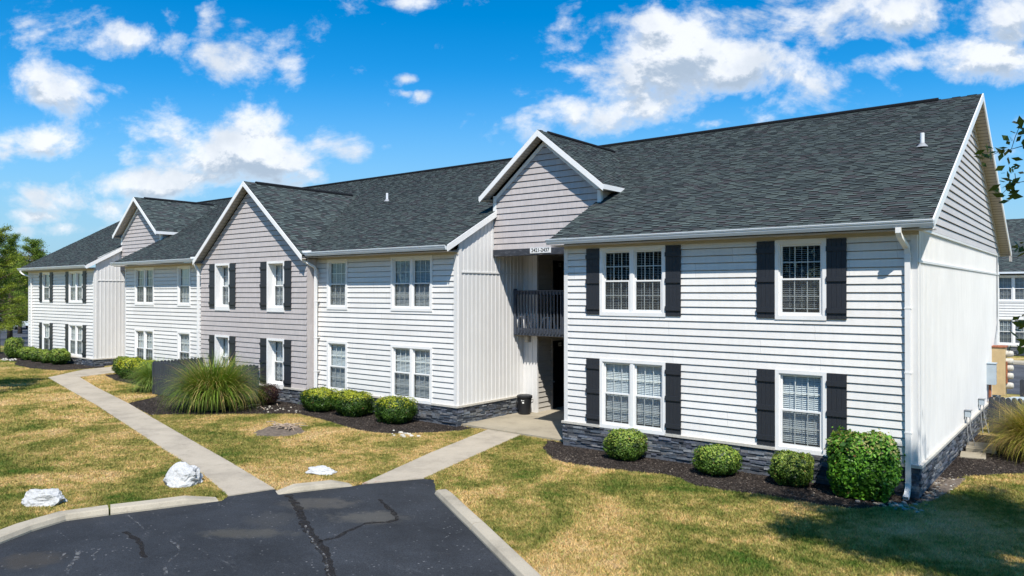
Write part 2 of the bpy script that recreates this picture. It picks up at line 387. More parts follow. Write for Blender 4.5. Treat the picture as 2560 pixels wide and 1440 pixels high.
# ------------------------------------------------------------------ mesh helpers
class MB:
    def __init__(s): s.v = []; s.f = []; s.c = []; s.cur = None
    def face(s, pts, col=None):
        n = len(s.v); s.v += [tuple(p) for p in pts]; s.f.append(tuple(range(n, n+len(pts)))); s.c.append(col or s.cur or (1, 1, 1))
    def box(s, x0, x1, y0, y1, z0, z1, col=None):
        n = len(s.v)
        s.v += [(x0,y0,z0),(x1,y0,z0),(x1,y1,z0),(x0,y1,z0),(x0,y0,z1),(x1,y0,z1),(x1,y1,z1),(x0,y1,z1)]
        for q in ((0,3,2,1),(4,5,6,7),(0,1,5,4),(1,2,6,5),(2,3,7,6),(3,0,4,7)): s.f.append(tuple(n+i for i in q)); s.c.append(col or s.cur or (1,1,1))
    def obox(s, c, ax, ay, az, col=None):
        """box from centre and three half-axis vectors"""
        c = Vector(c); n = len(s.v)
        for k in (-1, 1):
            for i, j in ((-1,-1),(1,-1),(1,1),(-1,1)): s.v.append(tuple(c+Vector(ax)*i+Vector(ay)*j+Vector(az)*k))
        for q in ((0,3,2,1),(4,5,6,7),(0,1,5,4),(1,2,6,5),(2,3,7,6),(3,0,4,7)): s.f.append(tuple(n+i for i in q)); s.c.append(col or s.cur or (1,1,1))
    def extrude(s, prof, path):
        """prof: list of points per path station already in 3d (list of rings)"""
        for a, b in zip(path, path[1:]):
            for i in range(len(a)):
                j = (i+1) % len(a); s.face([a[i], a[j], b[j], b[i]])
        s.face(list(reversed(path[0]))); s.face(path[-1])
    def tube(s, pts, radii, n=8, col=None, cap=True):
        pts = [Vector(p) for p in pts]; rings = []
        ref = Vector((0, 0, 1))
        for i, p in enumerate(pts):
            d = (pts[min(i+1, len(pts)-1)]-pts[max(i-1, 0)]).normalized()
            r0 = ref if abs(d.dot(ref)) < .95 else Vector((1, 0, 0))
            a = d.cross(r0).normalized(); b = d.cross(a)
            r = radii[i] if isinstance(radii, (list, tuple)) else radii
            rings.append([p+(a*math.cos(2*math.pi*k/n)+b*math.sin(2*math.pi*k/n))*r for k in range(n)])
        base = len(s.v)
        for rg in rings: s.v += [tuple(p) for p in rg]
        for i in range(len(rings)-1):
            for k in range(n):
                s.f.append((base+i*n+k, base+i*n+(k+1) % n, base+(i+1)*n+(k+1) % n, base+(i+1)*n+k)); s.c.append(col or s.cur or (1,1,1))
        if cap:
            s.f.append(tuple(base+k for k in reversed(range(n)))); s.c.append(col or s.cur or (1,1,1))
            s.f.append(tuple(base+(len(rings)-1)*n+k for k in range(n))); s.c.append(col or s.cur or (1,1,1))
    def build_split(s, name, mat, parent=None, tol=.03, **kw):
        """one object for each cluster of touching pieces"""
        V = np.array(s.v); F = s.f; lo = np.array([V[list(f)].min(0) for f in F])-tol; hi = np.array([V[list(f)].max(0) for f in F])+tol
        lab = -np.ones(len(F), int); g = 0
        for i in range(len(F)):
            if lab[i] >= 0: continue
            st = [i]; lab[i] = g
            while st:
                k = st.pop(); m = (lab < 0) & (lo <= hi[k]).all(1) & (hi >= lo[k]).all(1)
                for j in np.nonzero(m)[0]: lab[j] = g; st.append(j)
            g += 1
        out = []
        for q in range(g):
            b = MB()
            for i in np.nonzero(lab == q)[0]: b.face([s.v[j] for j in F[i]], s.c[i])
            out.append(b.build(name, mat, parent, **kw))
        return out
    def build(s, name, mat, parent=None, smooth=False, color=False, bevel=0.0, recalc=False):
        me = bpy.data.meshes.new(name); me.from_pydata(s.v, [], s.f); me.update()
        if recalc or bevel:
            bm = bmesh.new(); bm.from_mesh(me); bmesh.ops.recalc_face_normals(bm, faces=bm.faces)
            if bevel:
                bmesh.ops.remove_doubles(bm, verts=bm.verts, dist=1e-5)
                bmesh.ops.bevel(bm, geom=[e for e in bm.edges], offset=bevel, segments=1, affect='EDGES', profile=.5)
            bm.to_mesh(me); bm.free()
        if color:
            a = me.color_attributes.new('col', 'FLOAT_COLOR', 'CORNER')
            arr = np.ones((len(me.loops), 4), dtype=np.float32)
            cnt = np.array([len(f) for f in s.f]); arr[:, :3] = np.repeat(np.array(s.c, dtype=np.float32), cnt, axis=0)
            a.data.foreach_set('color', arr.ravel())
        if smooth:
            me.polygons.foreach_set('use_smooth', [True]*len(me.polygons))
        o = bpy.data.objects.new(name, me); COL.objects.link(o)
        me.materials.append(mat if not isinstance(mat, str) else M[mat])
        if parent is not None: o.parent = parent
        return o
def np_mesh(name, V, F, mat, colors=None, parent=None, smooth=False):
    """V (n,3), F (m,k) arrays, colors (m,3) per face"""
    me = bpy.data.meshes.new(name); k = F.shape[1]
    me.vertices.add(len(V)); me.vertices.foreach_set('co', V.astype(np.float32).ravel())
    me.loops.add(F.size); me.loops.foreach_set('vertex_index', F.astype(np.int32).ravel())
    me.polygons.add(len(F)); me.polygons.foreach_set('loop_start', np.arange(0, F.size, k, dtype=np.int32))
    try: me.polygons.foreach_set('loop_total', np.full(len(F), k, dtype=np.int32))
    except Exception: pass
    me.update(calc_edges=True); me.validate()
    if colors is not None:
        a = me.color_attributes.new('col', 'FLOAT_COLOR', 'CORNER')
        arr = np.ones((F.size, 4), dtype=np.float32); arr[:, :3] = np.repeat(colors, k, axis=0); a.data.foreach_set('color', arr.ravel())
    if smooth: me.polygons.foreach_set('use_smooth', [True]*len(me.polygons))
    o = bpy.data.objects.new(name, me); COL.objects.link(o); me.materials.append(M[mat])
    if parent is not None: o.parent = parent
    return o
def thing(name, label, cat, loc=(0, 0, 0), group=None):
    o = bpy.data.objects.new(name, None); COL.objects.link(o); o.location = loc
    o.empty_display_size = .2
    o['label'] = label; o['category'] = cat
    if group: o['group'] = group
    return o
def tag(o, label, cat, group=None):
    o['label'] = label; o['category'] = cat
    if group: o['group'] = group
    return o
def structure(o): o['kind'] = 'structure'; return o
def adopt(o, parent):
    """parent keeping the mesh where its world coordinates put it"""
    o.parent = parent; o.matrix_parent_inverse = Matrix.Translation(-Vector(parent.location)); return o

def gz(x): return min(max((-x-9)*0.009, 0.0), 0.28)

# ------------------------------------------------------------------ ground, lot, paths, beds
def sheet(name, poly, dz, mat, thick=0.0):
    bm = bmesh.new()
    f = bm.faces.new([bm.verts.new((x, y, 0)) for x, y in poly])
    if f.normal.z < 0: f.normal_flip()
    for xx in (-9.0, -40.111):
        bmesh.ops.bisect_plane(bm, geom=bm.verts[:]+bm.edges[:]+bm.faces[:], plane_co=(xx, 0, 0), plane_no=(1, 0, 0))
    bmesh.ops.triangulate(bm, faces=bm.faces[:])
    for v in bm.verts: v.co.z = gz(v.co.x)+dz
    if thick:
        r = bmesh.ops.extrude_face_region(bm, geom=bm.faces[:])
        for v in [g for g in r['geom'] if isinstance(g, bmesh.types.BMVert)]: v.co.z -= thick
    bmesh.ops.recalc_face_normals(bm, faces=bm.faces[:])
    if not thick:
        for q in bm.faces:
            if q.normal.z < 0: q.normal_flip()
    me = bpy.data.meshes.new(name); bm.to_mesh(me); bm.free()
    o = bpy.data.objects.new(name, me); COL.objects.link(o); me.materials.append(M[mat]); structure(o)
    return o
ground = sheet('ground', [(-900, -900), (900, -900), (900, 900), (-900, 900)], 0.0, 'ground')

LOT = [(-12.16, -11.62), (-11.6, -10.3), (-11.15, -9.1), (-11.35, -8.84), (-11.08, -7.9), (-10.6, -7.99), (-10.0, -6.69), (-9.95, -6.42), (-9.24, -5.19), (-9.0, -5.1), (-8.07, -5.99),
       (-3.95, -8.55), (9.0, -16.6), (16, -21), (16, -60), (-30, -60), (-12.5, -16.5), (-11.75, -14.6), (-11.5, -13.6), (-11.63, -12.89), (-11.95, -12.3)]
sheet('parking_lot', LOT, 0.008, 'asphalt')
WALK_L = [(-11.35, -8.84), (-13.58, -8.18), (-16.77, -7.45), (-22.5, -6.1), (-25.73, -5.33), (-30.03, -4.44), (-36.26, -3.1), (-38.6, -0.6), (-39.0, 0.9), (-39.9, 2.2), (-39.9, 6), (-35.6, 6), (-35.6, 0.3), (-35.95, -0.36),
          (-35.4, -2.05), (-31.07, -3.13), (-25.39, -4.37), (-22.1, -5.2), (-17.45, -6.33), (-13.99, -7.16), (-11.08, -7.9)]
sheet('front_path', WALK_L, 0.03, 'walk', .06)
WALK_R = [(-9.95, -6.42), (-9.24, -5.19), (-9.75, -3.2), (-10.45, -0.5), (-10.65, 0.30), (-11.95, 0.30), (-11.6, -1.0), (-11.0, -3.2)]
sheet('entry_path', WALK_R, 0.03, 'walk', .06)
sheet('entry_slab', [(-13.06, 0.305), (-8.9, 0.305), (-8.9, 12), (-13.06, 12)], 0.075, 'slab', .12)
def blob_poly(pts, n=4, amp=.05, seed=0):
    out = []; rnd = random.Random(seed)
    for i in range(len(pts)):
        a = pts[i]; b = pts[(i+1) % len(pts)]
        for k in range(n):
            t = k/n; j = amp if k else 0
            out.append((a[0]*(1-t)+b[0]*t+rnd.uniform(-j, j), a[1]*(1-t)+b[1]*t+rnd.uniform(-j, j)))
    return out
BED_M = [(-25.61, -4.30), (-22.4, -5.06), (-22.19, -4.81), (-21.08, -3.85), (-20.32, -3.09), (-19.38, -2.18), (-18.72, -1.72), (-17.22, -1.88), (-15.67, -2.21), (-14.54, -2.29), (-13.84, -2.14), (-12.98, -1.24), (-12.46, -0.39), (-12.4, 0.28), (-13.07, 0.28), (-13.07, .6), (-29.0, .6), (-28.4, -1.9), (-26.8, -2.6), (-26.35, -2.96)]
BED_ML = [(-35.57, -0.86), (-33.05, -1.5), (-30.63, -1.67), (-28.45, -1.8), (-28.8, .6), (-35.5, .6)]
BED_L = [(-55, -0.3), (-52, -1.3), (-49.34, -0.92), (-46.31, -1.04), (-44.48, -1.74), (-41.37, -2.08), (-39.02, -1.53), (-38.9, -0.5), (-39.2, .7), (-40.2, 1.2), (-55, 1.2)]
BED_R = [(-8.9, 0.28), (-9.63, 0.19), (-9.07, -0.81), (-8.11, -1.69), (-7.68, -1.86), (-6.98, -1.82), (-6.31, -1.78), (-5.73, -1.63), (-5.18, -1.44), (-4.64, -1.51), (-4.04, -1.95), (-3.01, -1.82), (-2.32, -1.77), (-1.47, -1.82), (-0.74, -1.61), (-0.30, -1.0), (0.15, -.4), (0.25, 2.2), (0.6, 2.9), (1.54, 3.9), (4.5, 5.0), (4.5, 9.0), (-.1, 9.0), (-.1, .3)]
BEDS = {}
for i, (nm, p) in enumerate((('mulch_bed', BED_M), ('mulch_bed', BED_ML), ('mulch_bed', BED_L), ('mulch_bed', BED_R))):
    q = blob_poly(p, 4, .045, i); BEDS[i] = q
    sheet(nm, q, 0.012, 'mulch')
PATCH = [(-16.94, -4.68), (-17.46, -3.86), (-17.67, -3.13), (-16.77, -3.1), (-15.95, -3.43), (-15.73, -4.06), (-15.93, -4.54), (-16.39, -4.77)]
BEDS[9] = blob_poly(PATCH, 4, .07, 9); sheet('bare_soil', BEDS[9], 0.012, 'soil')
SIDE = [(.25, 2.2), (.02, 2.4), (.02, -.35), (.25, -.2), (.42, 1.0), (.55, 2.6)]
BEDS[10] = blob_poly(SIDE, 3, .05, 3); sheet('bare_soil', BEDS[10], 0.016, 'soil')
# side stepping slabs
for (x0, x1, y0, y1, z) in ((0.06, .75, 6.0, 7.0, .12), (0.05, .62, 5.05, 5.8, .05)):
    b = MB(); b.obox(((x0+x1)/2, (y0+y1)/2, z/2), ((x1-x0)/2, .05, 0), (-.04, (y1-y0)/2, 0), (0, 0, z/2)); structure(b.build('concrete_pad', 'slab', bevel=.01))
# far lots
FAR1 = [(-40, 14.0), (-200, 14.0), (-200, 4.9), (-68, 4.9), (-60, 2.9), (-56.8, 3.2), (-54.0, 9.0)]
sheet('road', [(-58.5, 3.4), (-200, 0.5), (-200, 40), (-56, 40)], 0.008, 'asphalt_far')
sheet('rear_parking_lot', [(-60, 20.5), (30, 20.5), (30, 36.2), (-60, 36.2)], 0.008, 'asphalt_far')
def kerb_path(name, pts, side, h0=.13, w=.30, mat='curb', joints=()):
    """pts: (x, y, height); the kerb body lies on the given side (+1 left of travel)"""
    b = MB(); rings = []
    P = [Vector((p[0], p[1])) for p in pts]
    for i, p in enumerate(pts):
        d = (P[min(i+1, len(P)-1)]-P[max(i-1, 0)]).normalized(); nrm = Vector((-d.y, d.x))*side
        g = gz(p[0]); hh = max(p[2], .004)
        def q(o, z): w2 = P[i]+nrm*o; return (w2.x, w2.y, g+z)
        rings.append([q(0, -.08), q(0, .3*hh), q(.035, hh*.85), q(.075, hh), q(w-.03, hh), q(w, hh-.015), q(w, -.08)])
    b.extrude(None, rings)
    return structure(b.build(name, mat, recalc=True))
kerb_path('curb', [(-12.6, -16.7, .13), (-11.85, -14.8, .13), (-11.55, -13.9, .13), (-11.5, -13.3, .13), (-11.63, -12.89, .13), (-11.95, -12.3, .13), (-12.14, -11.66, .13), (-11.90, -11.0, .13)], 1, w=.36)
kerb_path('curb', [(-11.89, -10.97, .13), (-11.6, -10.3, .13), (-11.38, -9.72, .13), (-11.17, -9.16, .02)], 1, w=.36)
kerb_path('curb', [(-10.66, -8.1, .01), (-10.50, -7.75, .12), (-10.15, -7.02, .12), (-9.98, -6.66, .01)], 1, w=.36)
kerb_path('curb', [(-8.12, -6.0, .10), (-7.8, -6.2, .13), (-6.5, -7.0, .13), (-5.95, -7.33, .13)], 1, w=.27)
kerb_path('curb', [(-5.93, -7.34, .13), (-5, -7.92, .13), (-3.5, -8.85, .13), (-3.1, -9.1, .13)], 1, w=.27)
kerb_path('curb', [(-3.08, -9.11, .13), (0, -11.02, .13), (9, -16.6, .13)], 1, w=.27)
kerb_path('curb', [(30, 36.25, .13), (-60, 36.25, .13)], -1)
sheet('rear_path', [(-60, 38.6), (30, 38.6), (30, 39.5), (-60, 39.5)], .02, 'walk')

# cracks, scuffs, traces of red paint on the asphalt
def strips(name, lines, mat, dz=.012, seed=1):
    rnd = random.Random(seed); b = MB()
    for pts, w in lines:
        P = []
        for a, c in zip(pts, pts[1:]):
            L = math.dist(a, c); n = max(2, int(L/.09))
            for k in range(n):
                t = k/n; P.append((a[0]*(1-t)+c[0]*t+rnd.uniform(-.018, .018), a[1]*(1-t)+c[1]*t+rnd.uniform(-.018, .018)))
        P.append(pts[-1]); ring = []
        for i, p in enumerate(P):
            q0 = P[max(i-1, 0)]; q1 = P[min(i+1, len(P)-1)]
            d = Vector((q1[0]-q0[0], q1[1]-q0[1])).normalized(); n = Vector((-d.y, d.x))*w*rnd.uniform(.4, 1.1)*.5
            z = gz(p[0])+dz
            ring.append(((p[0]+n.x, p[1]+n.y, z), (p[0]-n.x, p[1]-n.y, z)))
        for a, c in zip(ring, ring[1:]): b.face([a[0], a[1], c[1], c[0]])
    return structure(b.build(name, mat))
strips('crack_seal', [([(-10.47, -7.98), (-9.46, -8.44), (-8.5, -9.02), (-7.56, -9.45), (-6.95, -9.75), (-6.14, -10.28), (-4.5, -11.4)], .20),
                      ([(-7.56, -9.45), (-7.5, -9.08), (-7.64, -8.66), (-7.71, -8.24), (-7.45, -7.93), (-7.41, -7.73), (-7.71, -7.51), (-8.16, -7.28), (-8.77, -6.99)], .12),
                      ([(-10.67, -11.27), (-10.21, -11.3), (-9.73, -11.4), (-9.39, -11.59), (-9.11, -11.63)], .11)], 'crack')
strips('worn_marking', [([(-10.33, -12.18), (-9.92, -12.38), (-9.53, -12.65), (-9.47, -12.71)], .05), ([(-10.27, -12.18), (-9.89, -12.35), (-9.7, -12.54), (-9.34, -12.72)], .06),
                        ([(-10.4, -12.56), (-10.19, -12.69)], .05), ([(-10.32, -12.4), (-10.14, -12.52)], .05), ([(-10.13, -11.92), (-9.84, -12.14), (-9.62, -12.22)], .05),
                        ([(-9.6, -11.0), (-9.29, -10.99), (-8.9, -11.19), (-8.63, -11.5)], .06), ([(-8.44, -11.69), (-8.11, -11.83)], .06), ([(-11.67, -10.77), (-10.91, -10.91), (-10.53, -10.99)], .03),
                        ([(-8.5, -9.02), (-8.06, -9.28), (-7.81, -9.38), (-7.61, -9.5), (-6.9, -9.8), (-5.6, -10.7)], .045)], 'chalk', dz=.016, seed=4)
strips('paint_trace', [([(-9.93, -6.42), (-9.75, -6.02)], .07), ([(-8.75, -5.25), (-8.6, -5.4)], .04)], 'redpaint', dz=.036, seed=5)

# ------------------------------------------------------------------ walls of lap siding
def rect_span(a, b): return lambda z: (a, b)
def lap(name, parent, mat, plane, span, z0, z1, openings=(), expo=0.18, lip=0.030, brk=(), groove=.020):
    """plane: ('y', y0) faces -y with u = x; ('x', x0) faces +x with u = y"""
    b = MB()
    def P(u, off, z): return (u, plane[1]-off, z) if plane[0] == 'y' else (plane[1]+off, u, z)
    n = int(math.ceil((z1-z0)/expo-1e-6))
    for i in range(n):
        a, c = z0+i*expo, min(z0+(i+1)*expo, z1)
        gv = c-(groove if c-a > groove*3 else 0)
        cuts = sorted({a, c, gv} | {z for o in openings for z in (o[2], o[3]) if a < z < c} | {z for z in brk if a < z < c})
        for za, zb in zip(cuts, cuts[1:]):
            oa = lip*(1-(za-a)/expo)+.002; ob = lip*(1-(zb-a)/expo)+.002
            if za >= gv-1e-6 and gv < c: oa = ob = -.035
            la, ra = span(za); lb, rb = span(zb)
            if ra-la < 1e-4 and rb-lb < 1e-4: continue
            zm = (za+zb)/2
            ops = sorted((o[0], o[1]) for o in openings if o[2] < zm < o[3])
            segs = []; curA, curB = la, lb
            for (p, q) in ops: segs.append((curA, curB, p, p)); curA = curB = q
            segs.append((curA, curB, ra, rb))
            for (A0, B0, A1, B1) in segs:
                b.face([P(A0, oa, za), P(A1, oa, za), P(B1, ob, zb), P(B0, ob, zb)])
                if za == a: b.face([P(A0, 0, za), P(A1, 0, za), P(A1, oa, za), P(A0, oa, za)])
    return b.build(name, mat, parent)
def vertical(name, parent, plane, u0, u1, z0, top, pitch=.2, mat='vert', batten=.05, h=.013):
    b = MB()
    def P(u, off, z): return (u, plane[1]-off, z) if plane[0] == 'y' else (plane[1]+off, u, z)
    u = u0; prof = [(u0, 0)]
    while u < u1-pitch*.6:
        prof += [(u+pitch-batten-.006, 0.0), (u+pitch-batten, h), (u+pitch-.002, h), (u+pitch+.004, 0)]; u += pitch
    prof.append((u1, 0))
    for (a, oa), (c, oc) in zip(prof, prof[1:]):
        b.face([P(a, oa, z0), P(c, oc, z0), P(c, oc, top(c)), P(a, oa, top(a))])
    return b.build(name, mat, parent)

def stone_run(name, parent, axis, c, u0, u1, z0, z1, seed, gap=()):
    """ledger stone veneer: axis 'y' faces -y at y=c, 'x' faces +x at x=c"""
    rnd = random.Random(seed); b = MB()
    pal = [(.055, .07, .09), (.09, .105, .13), (.13, .145, .165), (.07, .075, .085), (.19, .20, .21), (.045, .05, .062), (.10, .11, .14), (.15, .15, .155)]
    z = z0
    while z < z1-.01:
        hh = rnd.choice([.035, .05, .06, .075]); hh = min(hh, z1-z); u = u0-rnd.uniform(0, .2)
        while u < u1:
            w = rnd.uniform(.12, .42); a, e = max(u, u0), min(u+w, u1); u += w
            if e-a < .01: continue
            o = rnd.uniform(.015, .055); k = rnd.uniform(.8, 1.3); col = tuple(x*k for x in rnd.choice(pal))
            t1 = rnd.uniform(-.012, .012); t2 = rnd.uniform(-.012, .012)
            if axis == 'y':
                p = [(a, c-o-t1, z+.004), (e, c-o-t2, z+.004), (e, c-o+t1, z+hh), (a, c-o+t2, z+hh)]; q = [(a, c, z+.004), (e, c, z+.004), (e, c, z+hh), (a, c, z+hh)]
            else:
                p = [(c+o+t1, a, z+.004), (c+o+t2, e, z+.004), (c+o-t1, e, z+hh), (c+o-t2, a, z+hh)]; q = [(c, a, z+.004), (c, e, z+.004), (c, e, z+hh), (c, a, z+hh)]
            b.face(p, col)
            for i in range(4):
                j = (i+1) % 4; b.face([q[i], q[j], p[j], p[i]], col)
        z += hh
    return b.build(name, 'stone', parent, color=True)

# ------------------------------------------------------------------ the apartment building
B = thing('apartment_building', 'long two-storey white and grey sided apartment building with dark shingle roof', 'building', (0, 0, 0))
ZS, ZT = 0.70, 5.52      # bottom and top of siding
YM, YG, YL = 0.13, -0.33, 0.55
XR0, XR1 = -8.87, 0.0
XM0, XM1 = -20.15, -13.07
XG0, XG1 = -27.54, -20.15
XQ0, XQ1 = -35.5, -27.54
XL0, XL1 = -49.15, -40.0
ZU = (3.668, 5.507); ZL = (0.644, 2.514)
HL = [(-7.70, -5.745), (-2.955, -1.81)]
def ops(wins, zu=ZU, zl=ZL): return [(a+.05, c-.05, z[0]+.05, z[1]-.05) for a, c in wins for z in (zu, zl)]
W_R = [(-7.70, -5.745), (-2.955, -1.81)]
W_M = [(-19.54, -18.39), (-16.10, -14.14)]
W_G = [(-26.39, -25.28), (-22.65, -21.51)]
W_Q = [(-34.45, -32.556), (-30.345, -29.214)]
W_L = [(-46.97, -45.88), (-43.23, -41.39)]
ZUG = (3.54, 5.50); ZLG = (0.60, 2.514); ZUL = (3.69, 5.50); ZLL = (.68, 2.52)
lap('wall', B, 'vinyl', ('y', 0.0), rect_span(XR0+.12, XR1-.12), ZS, ZT, ops(W_R))
lap('wall', B, 'vinyl', ('y', YM), rect_span(XM0+.0, XM1-.12), ZS, ZT, ops(W_M))
lap('wall', B, 'vinyl', ('y', YM), rect_span(XQ0+.10, XQ1), ZS, ZT, ops(W_Q))
lap('wall', B, 'vinyl', ('y', YL), rect_span(XL0+.1, XL1-.12), ZS, ZT, ops(W_L, ZUL, ZLL))
# corner boards
b = MB()
for x, y in ((XR0+.06, 0.0), (XR1-.06, 0.0), (XM1-.06, YM), (XL1-.06, YL), (XQ0+.05, YM), (XL0+.05, YL)):
    b.box(x-.062, x+.062, y-.028, y+.06, ZS, ZT+.02)
for x, y in ((XR1, 0.0), (XM1, YM), (XL1, YL)):
    b.box(x-.02, x+.028, y+.062, y+.16, ZS, ZT+.35)
b.build_split('corner_board', 'vert', B)
# grey protruding bay with front gable
GC = (XG0+XG1)/2; GS = .80
def gspan(c, half, ztop, slope):
    def f(z):
        w = min(half, max(0.0, (ztop-z)/slope)); return (c-w, c+w)
    return f
lap('wall', B, 'shake', ('y', YG), gspan(GC, 3.695, 8.45, GS), ZS, 8.45, ops(W_G, ZUG, ZLG), expo=.2, lip=.024, brk=(5.494,))
b = MB(); b.face([(XG1, YG-.01, ZS), (XG1, YM+.1, ZS), (XG1, YM+.1, 5.7), (XG1, YG-.01, 5.7)]); b.face([(XG0, YG-.01, ZS), (XG0, YM+.1, ZS), (XG0, YM+.1, 5.7), (XG0, YG-.01, 5.7)]); b.build_split('wall', 'shake', B)
# side walls of vertical siding with skirt bands
roofz = lambda y: 5.60+(y+.45)*.5245
vertical('wall', B, ('x', 0.0), .16, 15.04, ZS, lambda u: 5.62, pitch=.153, batten=.055, h=.020)
def side_gable(z):
    return (max(.0, (z-5.68)/.5245-.40), min(15.04, 15.44-(z-5.68)/.5245))
lap('wall', B, 'gable', ('x', 0.012), side_gable, 5.66, 9.75, expo=.2, lip=.03)
b = MB()
for z, o in ((5.60, .05), (4.92, .035)):
    b.box(.0, o, .0, 15.06, z, z+.05)
b.box(0, .02, .0, 15.06, 5.65, 5.70)
b.build_split('skirt_band', 'trim', B)
vertical('wall', B, ('x', XM1), .29, 3.6, ZS, lambda u: roofz(u)-.02, pitch=.2)
vertical('wall', B, ('x', XL1), .71, 3.6, ZS, lambda u: roofz(u)-.02, pitch=.2)
b = MB()
for x, y in ((XM1, .29), (XL1, .71)): b.box(x+.001, x+.03, y, 3.6, 4.92, 4.965)
b.box(XM1-.0, XM1+.05, .16, .29, 0.7, 5.7); b.build_split('skirt_band', 'vert', B)
# breezeway interior
vertical('wall', B, ('y', 3.60), XM1, -12.55, ZS-.62, lambda u: 7.0, pitch=.2)
lap('wall', B, 'beige', ('x', -12.55), rect_span(3.72, 12.0), .08, 7.0, openings=[(4.60, 5.6, .08, 2.60), (4.60, 5.6, 3.05, 5.5)])
b = MB(); b.box(-12.62, -12.50, 3.59, 3.72, .08, 7.0); b.build_split('corner_board', 'vert', B)
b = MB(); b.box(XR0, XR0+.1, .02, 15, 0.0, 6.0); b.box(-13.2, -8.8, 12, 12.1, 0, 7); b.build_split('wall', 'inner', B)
for z0, z1 in ((.08, 2.55), (3.06, 5.45)):
    b = MB(); b.box(-12.66, -12.60, 4.62, 5.58, z0, z1)
    for (ya, yb, za, zb) in ((4.74, 5.04, .25, .95), (5.16, 5.46, .25, .95), (4.74, 5.04, 1.15, 2.2), (5.16, 5.46, 1.15, 2.2)): b.box(-12.602, -12.588, ya, yb, z0+za, z0+zb)
    d = b.build('door', 'door', B, bevel=.004)
    k = MB(); k.tube([(-12.59, 4.72, z0+1.0), (-12.53, 4.72, z0+1.0)], [.02, .03], 10); k.build('door_knob', 'metal', d)
    fr = MB(); fr.box(-12.56, -12.52, 4.56, 4.62, z0, z1+.06); fr.box(-12.56, -12.52, 4.62, 5.58, z1, z1+.06); fr.box(-12.56, -12.52, 5.58, 5.64, z0, z1+.06)
    fr.build('door_frame', 'soffit', d)
# landing slab (upper floor of the breezeway)
b = MB(); b.box(-12.53, -8.88, 3.12, 11.9, 2.80, 3.04); b.box(XM1+.02, -12.53, 3.12, 3.59, 2.8, 3.04); b.build('landing', 'slab', B)
b = MB(); b.box(XM1-.1, -8.88, 2.1, 12, 5.62, 5.66); b.build('breezeway_ceiling', 'soffit', B)
# interior: slab, partitions that close the rooms
b = MB()
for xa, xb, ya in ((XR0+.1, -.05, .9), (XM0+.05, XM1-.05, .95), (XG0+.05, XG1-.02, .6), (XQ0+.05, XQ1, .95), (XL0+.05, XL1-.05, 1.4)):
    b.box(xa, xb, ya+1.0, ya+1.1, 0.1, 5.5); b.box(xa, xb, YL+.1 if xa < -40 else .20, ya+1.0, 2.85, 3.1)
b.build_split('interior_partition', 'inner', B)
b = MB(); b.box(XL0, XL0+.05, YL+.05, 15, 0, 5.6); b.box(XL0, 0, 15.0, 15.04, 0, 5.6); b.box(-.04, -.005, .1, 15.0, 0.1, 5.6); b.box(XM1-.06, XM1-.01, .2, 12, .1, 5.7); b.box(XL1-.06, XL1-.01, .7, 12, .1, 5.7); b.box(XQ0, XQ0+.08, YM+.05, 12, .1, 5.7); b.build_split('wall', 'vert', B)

# stone base + cap + foundation
def base(u0, u1, y, seed, zb=0.0):
    stone_run('stone_base', B, 'y', y, u0, u1, zb, .64, seed)
    b = MB(); b.box(u0-.0, u1+.0, y-.015, y+.02, 0, .64); b.build_split('foundation', 'found', B)
base(XR0-.03, XR1+.02, -.02, 1, .10)
base(XM0+.02, XM1+.03, YM-.02, 2, .12)
base(XG0, XG1, YG-.02, 3, .15)
base(XQ0-.03, XQ1, YM-.02, 4, .2)
base(XL0-.03, XL1+.02, YL-.02, 5, .22)
stone_run('stone_base', B, 'x', 0.02, -.02, 15.04, .12, .64, 6)
stone_run('stone_base', B, 'x', XM1+.02, YM-.02, 3.6, .10, .64, 7)
stone_run('stone_base', B, 'x', XL1+.02, YL-.02, 3.6, .2, .64, 8)
b = MB(); b.box(0, .02, 0, 15.04, 0, .62); b.box(XM1, XM1+.02, YM, 3.6, 0, .62); b.box(XL1, XL1+.02, YL, 3.6, 0, .62); b.build_split('foundation', 'found', B)
def cap(wins, u0, u1, y, zb):
    b = MB(); cur = u0
    for a, c in sorted(wins):
        b.box(cur, a, y-.085, y+.0, .64, .70); cur = c
    b.box(cur, u1, y-.085, y+.0, .64, .70)
    b.build_split('stone_cap', 'cap', B)
cap(W_R, XR0-.06, XR1+.085, 0, 0); cap(W_M, XM0, XM1+.085, YM, 0); cap(W_G, XG0, XG1+.05, YG, 0); cap(W_Q, XQ0-.05, XQ1, YM, 0); cap([], XL0-.05, XL1+.085, YL, 0)
b = MB(); b.box(0, .085, .0, 15.1, .64, .70); b.box(XM1, XM1+.085, YM, 3.62, .64, .70); b.box(XL1, XL1+.085, YL, 3.62, .64, .70); b.build_split('stone_cap', 'cap', B)

# frieze boards and soffits under the eaves
b = MB()
for u0, u1, y in ((XR0, XR1+.03, 0.0), (XM0, XM1+.03, YM), (XQ0, XQ1, YM), (XL0, XL1+.03, YL)):
    b.box(u0, u1, y-.03, y+.05, ZT-.02, ZT+.13)
b.build_split('frieze_board', 'frieze', B)
b = MB()
for u0, u1, y0, y1 in ((-9.07, .35, -.40, .02), (XM0-.0, XM1+.02, -.40, YM+.02), (-35.6, XQ1, -.40, YM+.02), (-49.3, XL1+.02, .12, YL+.02)):
    b.box(u0, u1, y0, y1, 5.575, 5.60)
b.box(0.03, .35, .02, 15.5, 0, 0.001) if False else None
b.build_split('soffit', 'soffit', B)

